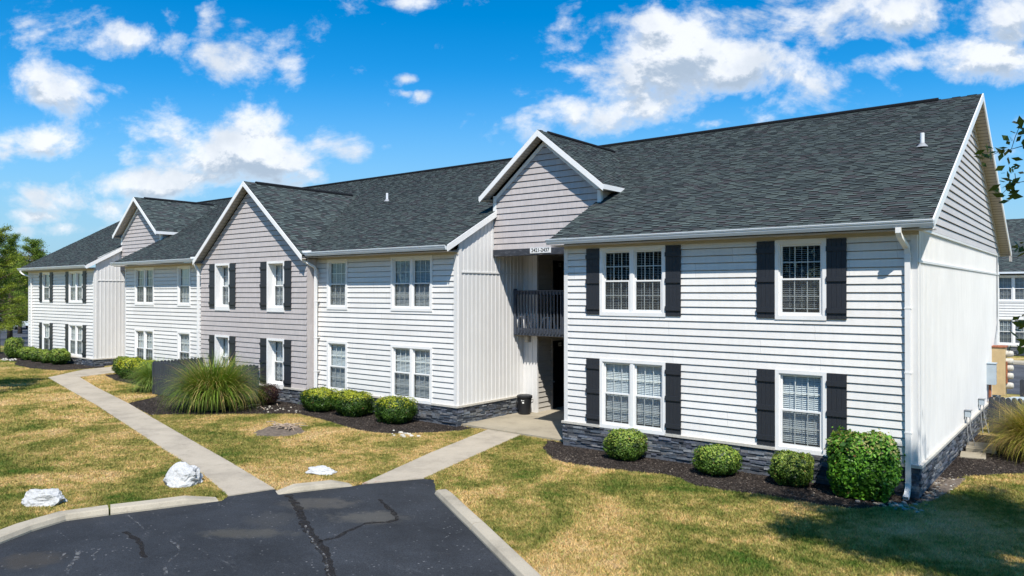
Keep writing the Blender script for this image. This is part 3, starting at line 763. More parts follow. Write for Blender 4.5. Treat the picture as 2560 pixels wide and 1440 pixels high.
# ---- windows
def rectframe(b, x0, x1, z0, z1, w, ya, yb, wb=None):
    wb = wb or w
    b.box(x0, x0+w, ya, yb, z0, z1); b.box(x1-w, x1, ya, yb, z0, z1)
    b.box(x0+w, x1-w, ya, yb, z1-w, z1); b.box(x0+w, x1-w, ya, yb, z0, z0+wb)
def window(x0, x1, z0, z1, y, units=1, recess=0.0, tilt=35, drop=1.0, parent=None, tiltlow=None, curtain=False, seed=0):
    parent = parent or B; rnd = random.Random(seed)
    fr = MB(); cw = .085
    rectframe(fr, x0, x1, z0, z1, cw, y-.045, y+.0 + recess, wb=.10 if not recess else .17)
    if recess: y = y+recess
    X0, X1, Z0, Z1 = x0+cw, x1-cw, z0+(.10 if not recess else .17), z1-cw
    mull = .085; uw = (X1-X0-mull*(units-1))/units
    un = []
    for i in range(units):
        a = X0+i*(uw+mull); un.append((a, a+uw))
        if i: fr.box(a-mull, a, y-.035, y+.06, Z0, Z1)
    zm = (Z0+Z1)/2
    for a, c in un:
        rectframe(fr, a, c, Z0, Z1, .028, y-.02, y+.09)
        rectframe(fr, a+.03, c-.03, zm-.02, Z1-.03, .035, y+.035, y+.065)      # upper sash
        rectframe(fr, a+.03, c-.03, Z0+.03, zm+.022, .04, y-.004, y+.03)     # lower sash
    w = fr.build('window', 'trim', parent)
    gl = MB(); gr = MB(); bl = MB(); sc = MB()
    for a, c in un:
        for (za, zb, yy) in ((zm+.012, Z1-.06, y+.05), (Z0+.065, zm-.015, y+.013)):
            A, C = a+.06, c-.06
            gl.face([(A, yy, za), (C, yy, za), (C, yy, zb), (A, yy, zb)])
            for k in (1, 2): xm = A+(C-A)*k/3; gr.box(xm-.010, xm+.010, yy+.006, yy+.016, za, zb)
            zmid = (za+zb)/2; gr.box(A, C, yy+.004, yy+.018, zmid-.010, zmid+.010)
        A, C = a+.06, c-.06
        sc.face([(A, y+.000, Z0+.065), (C, y+.000, Z0+.065), (C, y+.000, zm-.015), (A, y+.000, zm-.015)])
        yb = y+.12; zz = Z1-.06; bot = Z1-(Z1-Z0)*drop+.06; k = 0
        t0 = tilt if not isinstance(tilt, (list, tuple)) else tilt[0]
        if curtain:
            n = 26
            for k in range(n):
                ua = a+.04+(c-a-.08)*k/n; ub = a+.04+(c-a-.08)*(k+1)/n
                bl.face([(ua, yb+(.03 if k % 2 else 0), Z0+.03), (ub, yb+(0 if k % 2 else .03), Z0+.03), (ub, yb+(0 if k % 2 else .03), Z1-.03), (ua, yb+(.03 if k % 2 else 0), Z1-.03)])
        else:
            bl.box(a+.045, c-.045, yb-.02, yb+.03, Z1-.075, Z1-.03)
            while zz > bot:
                tt = math.radians((t0 if zz > zm or tiltlow is None else tiltlow)+rnd.uniform(-3, 3)); hw = .025
                dy, dz = math.cos(tt)*hw, math.sin(tt)*hw; sag = rnd.uniform(-.002, .002)
                bl.face([(a+.045, yb-dy, zz-dz+sag), (c-.045, yb-dy, zz-dz-sag), (c-.045, yb+dy, zz+dz-sag), (a+.045, yb+dy, zz+dz+sag)])
                zz -= .0445
            bl.box(a+.045, c-.045, yb-.02, yb+.02, bot-.03, bot-.01)
            for q in (.22, .5, .78) if (c-a) > .7 else (.25, .75): xm = a+(c-a)*q; bl.box(xm-.004, xm+.004, yb-.03, yb-.027, bot, Z1-.06)
    gl.build('pane', 'glass', w); gr.build('grille', 'trim', w); bl.build('blinds', 'blind', w); sc.build('insect_screen', 'screen', w)
    return w
sd = 0
for (wins, y, zu, zl, rec, tu, tl) in ((W_R, 0.0, ZU, ZL, 0, (8, 12), (52, 48)), (W_M, YM, ZU, ZL, 0, (38, 45), (50, 40)), (W_G, YG, ZUG, ZLG, .22, (50, 48), (50, 52)),
                                (W_Q, YM, ZU, ZL, 0, (28, 28), (50, 40)), (W_L, YL, ZUL, ZLL, 0, (40, 40), (55, 55))):
    for i, (a, c) in enumerate(wins):
        u = 2 if c-a > 1.5 else 1
        window(a, c, zu[0], zu[1], y, u, rec, tilt=tu[i], seed=sd, curtain=sd in (14, 18), drop=(1.0, 1.0, .93, 1.0, .97)[sd % 5]); sd += 1
        window(a, c, zl[0], zl[1], y, u, rec, tilt=tl[i], seed=sd, drop=(.97, .9, 1.0, .58, .95, 1.0, .75)[sd % 7] if sd > 4 else .96, curtain=sd in (9,)); sd += 1

# ---- shutters
def shutter(x0, x1, z0, z1, y):
    b = MB(); n = 4; w = (x1-x0)/n; y0 = y-.05
    for k in range(n): b.box(x0+k*w+.002, x0+(k+1)*w-.002, y0, y-.02, z0, z1)
    b.box(x0+.004, x1-.004, y-.022, y-.005, z0+.01, z1-.01)
    H = z1-z0
    for f in ((.075+.03), .50, .875):
        zc = z0+H*f; b.box(x0-.006, x1+.006, y0-.03, y0-.001, zc-.055, zc+.055)
    b.build('shutter', 'shutter', B)
for wins, y, zu, zl in ((W_R, 0, ZU, ZL), (W_G, YG, ZUG, ZLG), (W_L, YL, ZUL, ZLL)):
    for a, c in wins:
        for z in (zu, zl):
            hi = z[1]-.02; lo = z[0]+.03
            if wins is W_G: lo += .08
            if wins is W_R and z is zl: lo = .72
            shutter(a-.425, a-.005, lo, hi, y); shutter(c+.005, c+.425, lo, hi, y)

# ---- roof
PAL = [(.064, .083, .083), (.076, .098, .096), (.053, .067, .069), (.092, .116, .110), (.068, .069, .073), (.044, .054, .056), (.083, .103, .099)]
def shingles(name, O, U, V, ulen, vlen, seed, parent=None, expo=.118, trap=None):
    """shingle courses; O eave corner, U along the eave, V up the slope; trap(v)->(u0,u1) limits"""
    rnd = random.Random(seed); b = MB(); O, U, V = Vector(O), Vector(U).normalized(), Vector(V).normalized(); N = U.cross(V).normalized()
    if N.z < 0: N = -N
    nrow = int(math.ceil(vlen/expo)); prev = 0
    for r in range(nrow):
        va = r*expo; vb = min(va+expo, vlen)
        l0, r0 = (0, ulen) if trap is None else trap((va+vb)/2)
        if r0-l0 < .05: continue
        u = l0-rnd.uniform(0, .3); hi = rnd.random() < .5
        tone = rnd.choice(PAL)
        while u < r0:
            w = rnd.uniform(.14, .36); a, e = max(u, l0), min(u+w, r0); u += w; hi = not hi
            if e-a < .004: continue
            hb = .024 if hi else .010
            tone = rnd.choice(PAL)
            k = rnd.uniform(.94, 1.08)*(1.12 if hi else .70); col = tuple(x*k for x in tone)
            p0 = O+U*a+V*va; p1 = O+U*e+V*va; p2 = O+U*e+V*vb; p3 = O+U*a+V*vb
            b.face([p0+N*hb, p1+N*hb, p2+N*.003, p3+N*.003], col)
            b.face([p0, p1, p1+N*hb, p0+N*hb], (.006, .006, .007))  # butt edges coloured near-black to paint in the shadow line under each tab
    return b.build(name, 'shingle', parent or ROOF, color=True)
# roof deck (solid) is the part; shingle fields are its sub-parts
SL = .5245; ZE = 5.76; YE = -.46; YR = 7.5; ZR = ZE+(YR-YE)*SL
Vf = (0, 1, SL); Lf = math.hypot(YR-YE, ZR-ZE)
deck = MB()
def slab(b, pts, t=.05):
    p = [Vector(q) for q in pts]; n = (p[1]-p[0]).cross(p[2]-p[0]).normalized()
    if n.z < 0: n = -n
    p = [q-n*.004 for q in p]; q = [v-n*t for v in p]
    b.face(p); b.face(list(reversed(q)))
    for i in range(len(p)):
        j = (i+1) % len(p); b.face([p[i], q[i], q[j], p[j]])
def zf(y): return ZE+(y-YE)*SL
XRK = .35
slab(deck, [(-9.07, YE, ZE), (XRK, YE, ZE), (XRK, YR, ZR), (-9.07, YR, ZR)])
slab(deck, [(-12.95, 2.0, zf(2.0)), (-9.07, 2.0, zf(2.0)), (-9.07, YR, ZR), (-12.95, YR, ZR)])
slab(deck, [(-20.1, YE, ZE), (-12.95, YE, ZE), (-12.95, YR, ZR), (-20.1, YR, ZR)])
slab(deck, [(-27.7, .3, zf(.3)), (-20.1, .3, zf(.3)), (-20.1, YR, ZR), (-27.7, YR, ZR)])
for xa, xb in ((-21.1, -20.1), (-27.7, -26.7)): slab(deck, [(xa, -.29, zf(-.29)), (xb, -.29, zf(-.29)), (xb, .3, zf(.3)), (xa, .3, zf(.3))])
slab(deck, [(-35.62, YE, ZE), (-27.7, YE, ZE), (-27.7, YR, ZR), (-35.62, YR, ZR)])
slab(deck, [(-39.85, 2.0, zf(2.0)-.02), (-35.62, 2.0, zf(2.0)-.02), (-35.62, YR, ZR), (-39.85, YR, ZR)])
YEL = .06; slL = (ZR-ZE)/(YR-YEL)
slab(deck, [(-49.3, YEL, ZE), (-39.85, YEL, ZE), (-39.85, YR, ZR), (-49.3, YR, ZR)])
YB = 15.5
slab(deck, [(-49.3, YR, ZR), (XRK, YR, ZR), (XRK, YB, ZR-(YB-YR)*SL), (-49.3, YB, ZR-(YB-YR)*SL)])
ROOF = deck.build('roof', 'ridge', B)
def main_field(x0, x1, y0, seed):
    shingles('shingle_field', (x0, y0, zf(y0)), (1, 0, 0), Vf, x1-x0, math.hypot(YR-y0, ZR-zf(y0)), seed)
main_field(-9.07, XRK, YE, 11); main_field(-12.95, -9.07, 2.0, 12); main_field(-20.1, -12.95, YE, 13)
main_field(-27.7, -20.1, .3, 14); main_field(-35.62, -27.7, YE, 15); main_field(-39.85, -35.62, 2.0, 16)
for xa in (-21.1, -27.7): shingles('shingle_field', (xa, -.29, zf(-.29)), (1, 0, 0), Vf, 1.0, .59*math.hypot(1, SL), 18)
shingles('shingle_field', (-49.3, YEL, ZE), (1, 0, 0), (0, 1, slL), 9.45, math.hypot(YR-YEL, ZR-ZE), 17)
# ridge vent caps
b = MB()
def ridge_cap(b, a, c, w=.13, hgt=.05, drop=.05):
    a, c = Vector(a), Vector(c); d = (c-a).normalized(); s = d.cross(Vector((0, 0, 1))).normalized()
    A = [a+s*w-Vector((0, 0, drop)), a+s*w+Vector((0, 0, hgt-drop)), a+Vector((0, 0, hgt)), a-s*w+Vector((0, 0, hgt-drop)), a-s*w-Vector((0, 0, drop))]
    Cc = [p+(c-a) for p in A]; b.extrude(None, [A, Cc])
ridge_cap(b, (-49.0, YR, ZR+.015), (-.75, YR, ZR+.015), .14, .055, .06)
b.build('ridge_vent', 'ridge', B, recalc=True)

def gable_roof(cx, half, yf, zap, slope, yback, seed, oh_wall_y, zback=None):
    """cross gable whose ridge runs in +y from yf; half = half width to the eave edge"""
    ze = zap-half*slope; g = MB()
    L = yback-yf
    for sgn in (-1, 1):
        e0 = (cx+sgn*half, yf, ze); r0 = (cx, yf, zap); r1 = (cx, yback, zap); e1 = (cx+sgn*half, yback, ze)
        slab(g, [e0, r0, r1, e1], .04)
    rf = g.build('gable_roof', 'ridge', B)
    for sgn in (-1, 1):
        V = (-sgn*1.0, 0, slope); vl = math.hypot(half, half*slope)
        ev = lambda v: (0, L)
        # trim the field where it dives under the main slope
        def trap(v, sgn=sgn):
            z = ze+v/vl*(zap-ze); yhit = YE+(z-ZE)/SL+.95
            return (0, min(L, yhit-yf))
        shingles('shingle_field', (cx+sgn*half, yf, ze), (0, 1, 0), V, L, vl, seed+sgn, parent=rf, trap=trap)
    rv = MB(); yh = YE+(zap-ZE)/SL; ridge_cap(rv, (cx, yf+.55, zap+.012), (cx, yh-.35, zap+.012), .12, .045, .07); rv.build('ridge_vent', 'ridge', rf, recalc=True)
    # white rake fascia + soffit + wall frieze
    fa = MB()
    for sgn in (-1, 1):
        a = Vector((cx+sgn*(half), yf-.0, ze)); c = Vector((cx, yf-.0, zap))
        dn = Vector((0, 0, -.20)); yv = Vector((0, -.03, 0)); up = Vector((0, 0, -.006))
        A = [a+up, a+up+yv, a+dn+yv, a+dn]; Cc = [c+up, c+up+yv, c+dn+yv, c+dn]; fa.extrude(None, [A, Cc])
    fa.build('rake_fascia', 'trim', rf, recalc=True)
    so = MB()
    for sgn in (-1, 1):
        a = Vector((cx+sgn*half, yf, ze-.14)); c = Vector((cx, yf, zap-.14)); dy = Vector((0, oh_wall_y-yf+.02, 0))
        n = 26
        for k in range(n):
            p = a.lerp(c, k/n); q = a.lerp(c, (k+.92)/n); so.face([p, q, q+dy, p+dy])
            q2 = a.lerp(c, (k+1)/n); so.face([q, q2, q2+dy+Vector((0, 0, .02)), q+dy+Vector((0, 0, .02))])
        if sgn: # eave soffit beside the dormer
            x0, x1 = sorted((cx+sgn*half, cx+sgn*(half-.32))); so.face([(x0, yf, ze-.13), (x1, yf, ze-.13), (x1, yback, ze-.13), (x0, yback, ze-.13)])
    so.build_split('soffit', 'soffit', rf)
    return rf, ze
rG, zeG = gable_roof(GC, 3.80, YG-.31, 8.72, GS+.005, 5.6, 31, YG)
DS = .80
rB, zeB = gable_roof(-10.97, 2.40, 1.58, 9.42, DS, 7.0, 41, 1.96)
rC, zeC = gable_roof(-37.75, 2.42, 1.58, 9.40, DS, 7.0, 51, 1.96)
# dormer eave fascia
for cx, half, ze, rr in ((-10.97, 2.40, zeB, rB), (-37.75, 2.42, zeC, rC)):
    b = MB(); yh = YE+(ze-ZE)/SL
    for s in (-1, 1):
        xa = cx+s*half; x0, x1 = sorted((xa, xa+s*.028)); b.box(x0, x1, 1.55, yh+.15, ze-.15, ze-.004)
    b.build_split('eave_fascia', 'trim', rr)
# dormer front walls (grey shakes)
lap('wall', B, 'shake', ('y', 1.96), gspan(-10.97, 2.08, 9.12, DS), 5.72, 9.12, expo=.2, lip=.026, brk=(7.456,))
lap('wall', B, 'shake', ('y', 1.96), gspan(-37.75, 2.2, 9.12, DS), 5.72, 9.12, expo=.2, lip=.026, brk=(7.36,))
b = MB()
for cx, w in ((-10.97, 2.08), (-37.75, 2.2)):
    for s in (-1, 1):
        x = cx+s*w; b.face([(x, 1.96, 5.7), (x, 3.2, 5.7), (x, 3.2, 7.5), (x, 1.96, 7.5)])
b.build_split('wall', 'shake', B)
b = MB()
for cx, w, zt in ((-10.97, 2.08, 7.47), (-37.75, 2.2, 7.38)):
    for s in (-1, 1):
        x = cx+s*w; x0, x1 = sorted((x+s*.03, x-s*.10)); b.box(x0, x1, 1.925, 2.02, 6.93, zt+.05); 
        A = Vector((x+s*.0, 1.93, zt-.02)); Cc = Vector((cx, 1.93, 9.14)); dn = Vector((0, 0, -.15)); yv = Vector((0, .03, 0))
        b.extrude(None, [[A, A+yv, A+yv+dn, A+dn], [Cc, Cc+yv, Cc+yv+dn, Cc+dn]])
b.build_split('dormer_trim', 'trim', B, recalc=True)
# beam over the breezeway
b = MB(); b.box(-13.06, -8.89, 1.90, 2.06, 5.50, 5.715); b.build('beam', 'beam', B)
b = MB(); b.box(-39.98, -35.52, 1.90, 2.06, 5.50, 5.715); b.build('beam', 'beam', B)
b = MB(); b.box(-39.9, -35.6, 6, 6.1, 0, 7.5); b.build('wall', 'beige', B)

# right-end rakes: fascia and soffit
def rake(x, ys, zs, ye, ze_, drop=.20, x2=None):
    b = MB(); a = Vector((x, ys, zs)); c = Vector((x, ye, ze_)); xv = Vector((.03, 0, 0)); dn = Vector((0, 0, -drop)); up = Vector((0, 0, .012))
    b.extrude(None, [[a+up, a+up+xv, a+dn+xv, a+dn], [c+up, c+up+xv, c+dn+xv, c+dn]]); return b.build('rake_fascia', 'trim', B, recalc=True)
rake(XRK, YE, ZE, YR, ZR); rake(XRK, YB, ZR-(YB-YR)*SL, YR, ZR)
rake(-12.95, YE+.0, ZE, 1.93, zf(1.93), .19); rake(-39.85, YEL, ZE, 1.93, ZE+(1.93-YEL)*slL, .19)
b = MB()
for (y0, z0, y1, z1) in ((YE, ZE, YR, ZR), (YR, ZR, YB, ZR-(YB-YR)*SL)):
    n = 56
    for k in range(n):
        t0, t1, t2 = k/n, (k+.9)/n, (k+1)/n
        P = lambda t, o: (y0+(y1-y0)*t, z0+(z1-z0)*t-.13+o)
        a, c, d = P(t0, 0), P(t1, 0), P(t2, 0)
        b.face([(0.0, *a), (XRK, *a), (XRK, *c), (0.0, *c)]); b.face([(0.0, c[0], c[1]+.02), (XRK, c[0], c[1]+.02), (XRK, d[0], d[1]+.02), (0.0, d[0], d[1]+.02)])
b.box(.34, .38, 15.0, 15.62, 5.42, 5.62)
b.build_split('soffit', 'soffit', B)
b = MB()
for (y0, z0, y1, z1) in ((.1, 5.86, YR, 9.73), (YR, 9.73, 15.0, 5.80)):
    a = Vector((.03, y0, z0)); c = Vector((.03, y1, z1)); dn = Vector((0, 0, -.12)); xv = Vector((.025, 0, 0)); b.extrude(None, [[a, a+xv, a+xv+dn, a+dn], [c, c+xv, c+xv+dn, c+dn]])
b.build_split('rake_frieze', 'soffit', B, recalc=True)

# gutters (K profile) and downspouts
def gutter(x0, x1, yf, zt):
    b = MB(); prof = [(0, 0), (-.115, 0), (-.118, -.018), (-.100, -.035), (-.098, -.06), (-.065, -.125), (0, -.125)]
    st = []
    for x in (x0, x1): st.append([(x, yf+p, zt+q) for p, q in prof])
    b.extrude(None, st); b.box(x0+.001, x1-.001, yf-.126, yf-.095, zt+.001, zt+.022)
    b.build('gutter', 'gutter', B, recalc=True)
gutter(-9.15, .38, YE+.03, 5.745); gutter(-20.28, -12.98, YE+.03, 5.745); gutter(-35.7, -27.62, YE+.03, 5.745); gutter(-49.36, -39.88, YEL+.03, 5.745)
b = MB(); b.box(-20.30, -19.62, YE-.075, YE+.1, 5.72, 5.82) if False else None
b.box(-20.3, -19.75, YE-.06, YE+.02, 5.757, 5.83); b.box(-28.1, -27.6, YE-.06, YE+.02, 5.757, 5.83); b.build_split('gutter_end', 'trim', B)
def downspout(pts, w=.085, d=.065):
    b = MB(); rings = []
    for (x, y, z, tx, ty) in pts:
        rings.append([(x-w/2-tx, y-d/2-ty, z), (x+w/2-tx, y-d/2-ty, z), (x+w/2+tx, y+d/2+ty, z), (x-w/2+tx, y+d/2+ty, z)])
    for a, c in zip(rings, rings[1:]):
        for i in range(4):
            j = (i+1) % 4; b.face([a[i], a[j], c[j], c[i]])
    # square elbows: plain lofted boxes plus corrugation rings
    b.face(rings[0][::-1]); 
    o = b.build('downspout', 'trim', B)
    return o
def spout(x, yw, xg, yg, zb, gx=0, kick=-.28, off=.07):
    """from the gutter outlet (xg, yg) back to the wall line at x, down to zb and kicked out"""
    b = MB(); w, d = .052, .038
    def ring(c, n, s=1.0):
        n = Vector(n).normalized(); side = Vector((1, 0, 0)); t = n.cross(side).normalized(); side = t.cross(n).normalized()
        c = Vector(c); return [c+side*w*s+t*d*s, c-side*w*s+t*d*s, c-side*w*s-t*d*s, c+side*w*s-t*d*s]
    yy = yw-off
    path = [((xg, yg, 5.63), (0, 0, -1)), ((xg, yg, 5.52), (0, .15, -1)), ((xg+(x-xg)*.12, yg+(yy-yg)*.14, 5.45), (x-xg, yy-yg, -.22)),
            ((xg+(x-xg)*.5, yg+(yy-yg)*.5, 5.34), (x-xg, yy-yg, -.2)), ((xg+(x-xg)*.88, yg+(yy-yg)*.88, 5.24), (x-xg, yy-yg, -.25)), ((x, yy, 5.10), (0, 0, -1)), ((x, yy, 3.2), (0, 0, -1)), ((x, yy, zb+.34), (0, 0, -1)), ((x, yy-.02, zb+.26), (0, -.3, -1)),
            ((x, yy+kick*.5, zb+.1), (0, kick, -.2)), ((x, yy+kick, zb+.05), (0, kick, -.12))]
    rg = []
    for c, n in path:
        n = Vector(n)
        if abs(n.x) > abs(n.y): rg.append(ring(c, (n.x, n.y, n.z)))
        else: rg.append(ring(c, n))
    # keep ring orientation consistent
    for i in range(1, len(rg)):
        best = min(range(4), key=lambda k: sum((Vector(rg[i][(j+k) % 4])-Vector(rg[i-1][j])).length for j in range(4))); rg[i] = [rg[i][(j+best) % 4] for j in range(4)]
    for a, c in zip(rg, rg[1:]):
        for i in range(4):
            j = (i+1) % 4; b.face([a[i], a[j], c[j], c[i]])
    for z in (5.0, 3.95, 2.6, 1.35): b.box(x-w-.012, x+w+.012, yy-d-.006, yw-.02, z, z+.03)
    b.build('downspout', 'trim', B, recalc=True)
spout(-.17, 0.0, -.26, -.50, .0)
spout(XG1+.14, YM, -20.2, -.50, .10, off=.18)
spout(XQ1-.06, YG+.2, -27.75, -.50, .15, off=.3)
spout(-48.55, YL, -48.95, .02, .25)
# vent pipes on the roof
for x, y in ((-.54, 3.76), (-20.62, 4.05), (-46.2, 4.9)):
    z = zf(y) if x > -40 else ZE+(y-YEL)*slL
    b = MB(); b.tube([(x, y, z-.05), (x, y, z+.33), (x, y, z+.34)], [.05, .05, .047], 14)
    v = b.build('vent_pipe', 'pipe', ROOF, smooth=False)
    b = MB(); b.tube([(x, y, z-.02), (x, y, z+.06), (x, y, z+.09)], [.15, .075, .058], 16); b.build('pipe_flashing', 'metal', v)
# balcony railing at the landing
b = MB(); y0 = 3.02
b.box(-13.03, -12.94, y0-.045, y0+.045, 2.84, 4.42)
b.box(-9.30, -9.21, y0-.045, y0+.045, 2.84, 4.40)
b.box(-11.05, -10.96, y0-.0, y0+.09, 2.9, 4.30)
b.box(-12.94, -8.89, y0-.06, y0+.07, 4.33, 4.37); b.box(-12.94, -8.89, y0-.02, y0+.02, 4.22, 4.33)
bal = b.build('balcony_railing', 'rail', B, bevel=.004)
b = MB(); b.box(-13.05, -8.89, y0+.03, y0+.075, 2.82, 3.07); b.build('rim_board', 'rail', bal)
x = -12.80; i = 0
while x < -9.0:
    b = MB(); b.box(x-.019, x+.019, y0-.055, y0-.017, 2.90, 4.33); b.box(x-.019, x+.019, y0-.017, y0+.028, 2.93, 2.99)
    b.build('baluster', 'rail', bal); x += .135

# ------------------------------------------------------------------ things fixed to or standing at the building
FONT = None
def text_obj(name, s, size, loc, rot, mat, parent, ext=.002):
    cu = bpy.data.curves.new(name, 'FONT'); cu.body = s; cu.size = size; cu.extrude = ext; cu.align_x = 'CENTER'; cu.align_y = 'CENTER'; cu.offset = size*.018
    t = bpy.data.objects.new(name, cu); COL.objects.link(t)
    dg = bpy.context.evaluated_depsgraph_get(); me = bpy.data.meshes.new_from_object(t.evaluated_get(dg))
    bpy.data.objects.remove(t); o = bpy.data.objects.new(name, me); COL.objects.link(o); me.materials.clear(); me.materials.append(M[mat])
    o.location = loc; o.rotation_euler = rot; o.parent = parent; o.matrix_parent_inverse = Matrix.Translation(-Vector(parent.location)); return o
s = thing('address_sign', 'white address sign reading 2421-2437 on the dark beam over the entry', 'sign', (-11.09, 1.885, 5.64))
b = MB(); b.box(-11.50, -10.68, 1.880, 1.898, 5.545, 5.735); adopt(b.build('sign_board', 'signw', bevel=.002), s)
text_obj('lettering', '2421-2437', .165, (-11.09, 1.878, 5.64), (math.pi/2, 0, 0), 'ink', s)
b = MB(); b.box(-11.49, -10.69, 1.8785, 1.8795, 5.72, 5.726); b.box(-11.49, -10.69, 1.8785, 1.8795, 5.553, 5.559); adopt(b.build('border', 'metal'), s)
for z, tx, lb in ((2.40, '2425', 'small number plate 2425 at the top of the ground-floor black door'), (5.30, '2427', 'small shaded number plate at the top of the upstairs black door')):
    s = thing('number_plate', lb, 'sign', (-12.585, 5.15, z), group='door number plates')
    b = MB(); b.box(-12.587, -12.575, 5.06, 5.24, z-.07, z+.07); adopt(b.build('plate', 'signw' if z < 3 else 'metal'), s)  # upper plate grey instead of white: its shade is put into the colour
    text_obj('lettering', tx, .085, (-12.573, 5.15, z), (math.pi/2, 0, math.pi/2), 'ink', s)
# wall lantern under the landing
s = thing('wall_lamp', 'small boxy wall lamp on the white wall below the balcony', 'lamp', (-12.84, 3.56, 2.68))
b = MB(); b.box(-12.94, -12.74, 3.545, 3.585, 2.55, 2.80); adopt(b.build('back_plate', 'metal', bevel=.005), s)
b = MB(); b.box(-12.92, -12.76, 3.45, 3.545, 2.57, 2.78); adopt(b.build('diffuser', 'cap', bevel=.02), s)
# white plastic tables on the landing
def side_table(x, y, z, w, hgt, mat, label):
    t = thing('side_table', label, 'table', (x, y, z), group='plastic tables on the landing')
    b = MB(); b.box(x-w/2+.03, x+w/2-.03, y-w/2+.03, y+w/2-.03, z+hgt-.05, z+hgt); adopt(b.build('tabletop', mat, bevel=.01), t)
    for sx in (-1, 1):
        for sy in (-1, 1):
            b = MB(); a = Vector((x+sx*(w/2-.06), y+sy*(w/2-.06), z+hgt-.05)); c = Vector((x+sx*(w/2+.02), y+sy*(w/2+.0), z+.0))
            b.extrude(None, [[a+Vector((-.03, -.03, 0)), a+Vector((.03, -.03, 0)), a+Vector((.03, .03, 0)), a+Vector((-.03, .03, 0))], [c+Vector((-.03, -.03, 0)), c+Vector((.03, -.03, 0)), c+Vector((.03, .03, 0)), c+Vector((-.03, .03, 0))]])
            adopt(b.build('leg', mat, recalc=True), t)
side_table(-12.80, 3.25, 3.07, .36, .42, 'plastic', 'white plastic side table behind the balcony railing')
side_table(-12.1, 3.75, 3.04, .36, .40, 'greybox', 'grey side table in the shade behind the white one')
# trash can
tc = thing('trash_can', 'black round trash can with lid beside the breezeway entry', 'trash can', (-12.66, 3.12, .11))
b = MB(); cx, cy, z0 = -12.66, 3.12, .11
b.tube([(cx, cy, z0), (cx, cy, z0+.02), (cx, cy, z0+.55), (cx, cy, z0+.60), (cx, cy, z0+.605)], [.19, .20, .245, .25, .24], 28); adopt(b.build('body', 'bin', smooth=False), tc)
b = MB(); b.tube([(cx, cy, z0+.575), (cx, cy, z0+.60), (cx, cy, z0+.64), (cx, cy, z0+.665), (cx, cy, z0+.67)], [.265, .272, .268, .20, .02], 28); b.box(cx+.22, cx+.31, cy-.04, cy+.04, z0+.57, z0+.62); adopt(b.build('lid', 'bin', smooth=False), tc)
for sx in (-1, 1):
    b = MB(); dirv = Vector((.79, .62, 0))*sx
    p = [Vector((cx, cy, z0+.50))+dirv*.24, Vector((cx, cy, z0+.50))+dirv*.29, Vector((cx, cy, z0+.41))+dirv*.285, Vector((cx, cy, z0+.38))+dirv*.225]
    b.tube(p, .015, 6); adopt(b.build('handle', 'bin'), tc)
b = MB()
def on_can(ang, z, r=.243):
    return Vector((cx+math.cos(ang)*r, cy+math.sin(ang)*r, z))
for (a0, a1, za, zb) in ((-1.42, -1.30, .47, .51), (-1.26, -0.98, .475, .495), (-1.28, -1.0, .39, .44)):
    r0 = .20+.045*(za/.55)+.004; pp = [on_can(a0, z0+za, r0), on_can((a0+a1)/2, z0+za, r0), on_can(a1, z0+za, r0)]; qq = [on_can(a0, z0+zb, r0+.002), on_can((a0+a1)/2, z0+zb, r0+.002), on_can(a1, z0+zb, r0+.002)]
    for i in (0, 1): b.face([pp[i], pp[i+1], qq[i+1], qq[i]])
adopt(b.build('label_mark', 'signw'), tc)

# utilities on the right side wall
mc = thing('meter_cabinet', 'tall tan electric meter cabinet with rusty top on the right side wall', 'meter cabinet', (.2, 13.1, .8))
b = MB(); b.box(.01, .40, 12.8, 13.35, .80, 2.42); adopt(b.build('cabinet', 'tan', bevel=.01), mc)
b = MB(); b.box(.0, .43, 12.77, 13.4, 2.42, 2.47); adopt(b.build('top', 'rust', bevel=.005), mc)
b = MB(); b.box(.41, .45, 12.95, 13.3, 1.2, 1.95); adopt(b.build('side_panel', 'rust'), mc)
for z in (2.2, 1.95, 1.72, 1.45, 1.12):
    b = MB(); b.tube([(.40, 13.1, z), (.53, 13.1, z), (.60, 13.1, z), (.62, 13.1, z)], [.11, .11, .09, .04], 14); adopt(b.build('meter', 'cap'), mc)
gb = thing('electrical_box', 'large light grey electrical box on the side wall by the tan cabinet', 'electrical box', (.15, 11.4, 1.3), group='grey boxes on the side wall')
b = MB(); b.box(.01, .27, 11.3, 11.62, 1.29, 1.97); adopt(b.build('enclosure', 'greybox', bevel=.01), gb)
b = MB(); b.box(.0, .29, 11.28, 11.64, 1.97, 2.0); adopt(b.build('cover', 'greybox', bevel=.005), gb)
b = MB(); b.tube([(.10, 11.45, 1.29), (.10, 11.45, .5), (.16, 11.40, .05)], .045, 8); adopt(b.build('conduit', 'rust'), gb)
for (y, z, lb) in ((9.3, .87, 'small grey outlet box low on the side wall, nearer the cabinet'), (6.4, .88, 'small grey outlet box low on the side wall, nearer the front corner')):
    t = thing('electrical_box', lb, 'electrical box', (.1, y, z), group='grey boxes on the side wall')
    b = MB(); b.box(.03, .17, y-.06, y+.08, z, z+.18); adopt(b.build('enclosure', 'greybox', bevel=.006), t)
    b = MB(); b.box(.02, .20, y-.08, y+.10, z+.18, z+.20); adopt(b.build('cover', 'metal'), t)
    for k in (-.03, .05):
        b = MB(); b.tube([(.10+k, y, z), (.12+k, y-.02, z-.35), (.2+k*2, y-.05, .02)], .013, 6); adopt(b.build('conduit', 'metal'), t)
cb = MB(); cb.tube([(.04, 14.3, 5.9), (.04, 14.3, 3.4), (.05, 14.1, 3.0), (.06, 13.6, 2.7), (.1, 13.2, 2.45)], .018, 6)
tag(cb.build('cable', 'metal'), 'thin cable running down the side wall to the meter cabinet', 'cable')

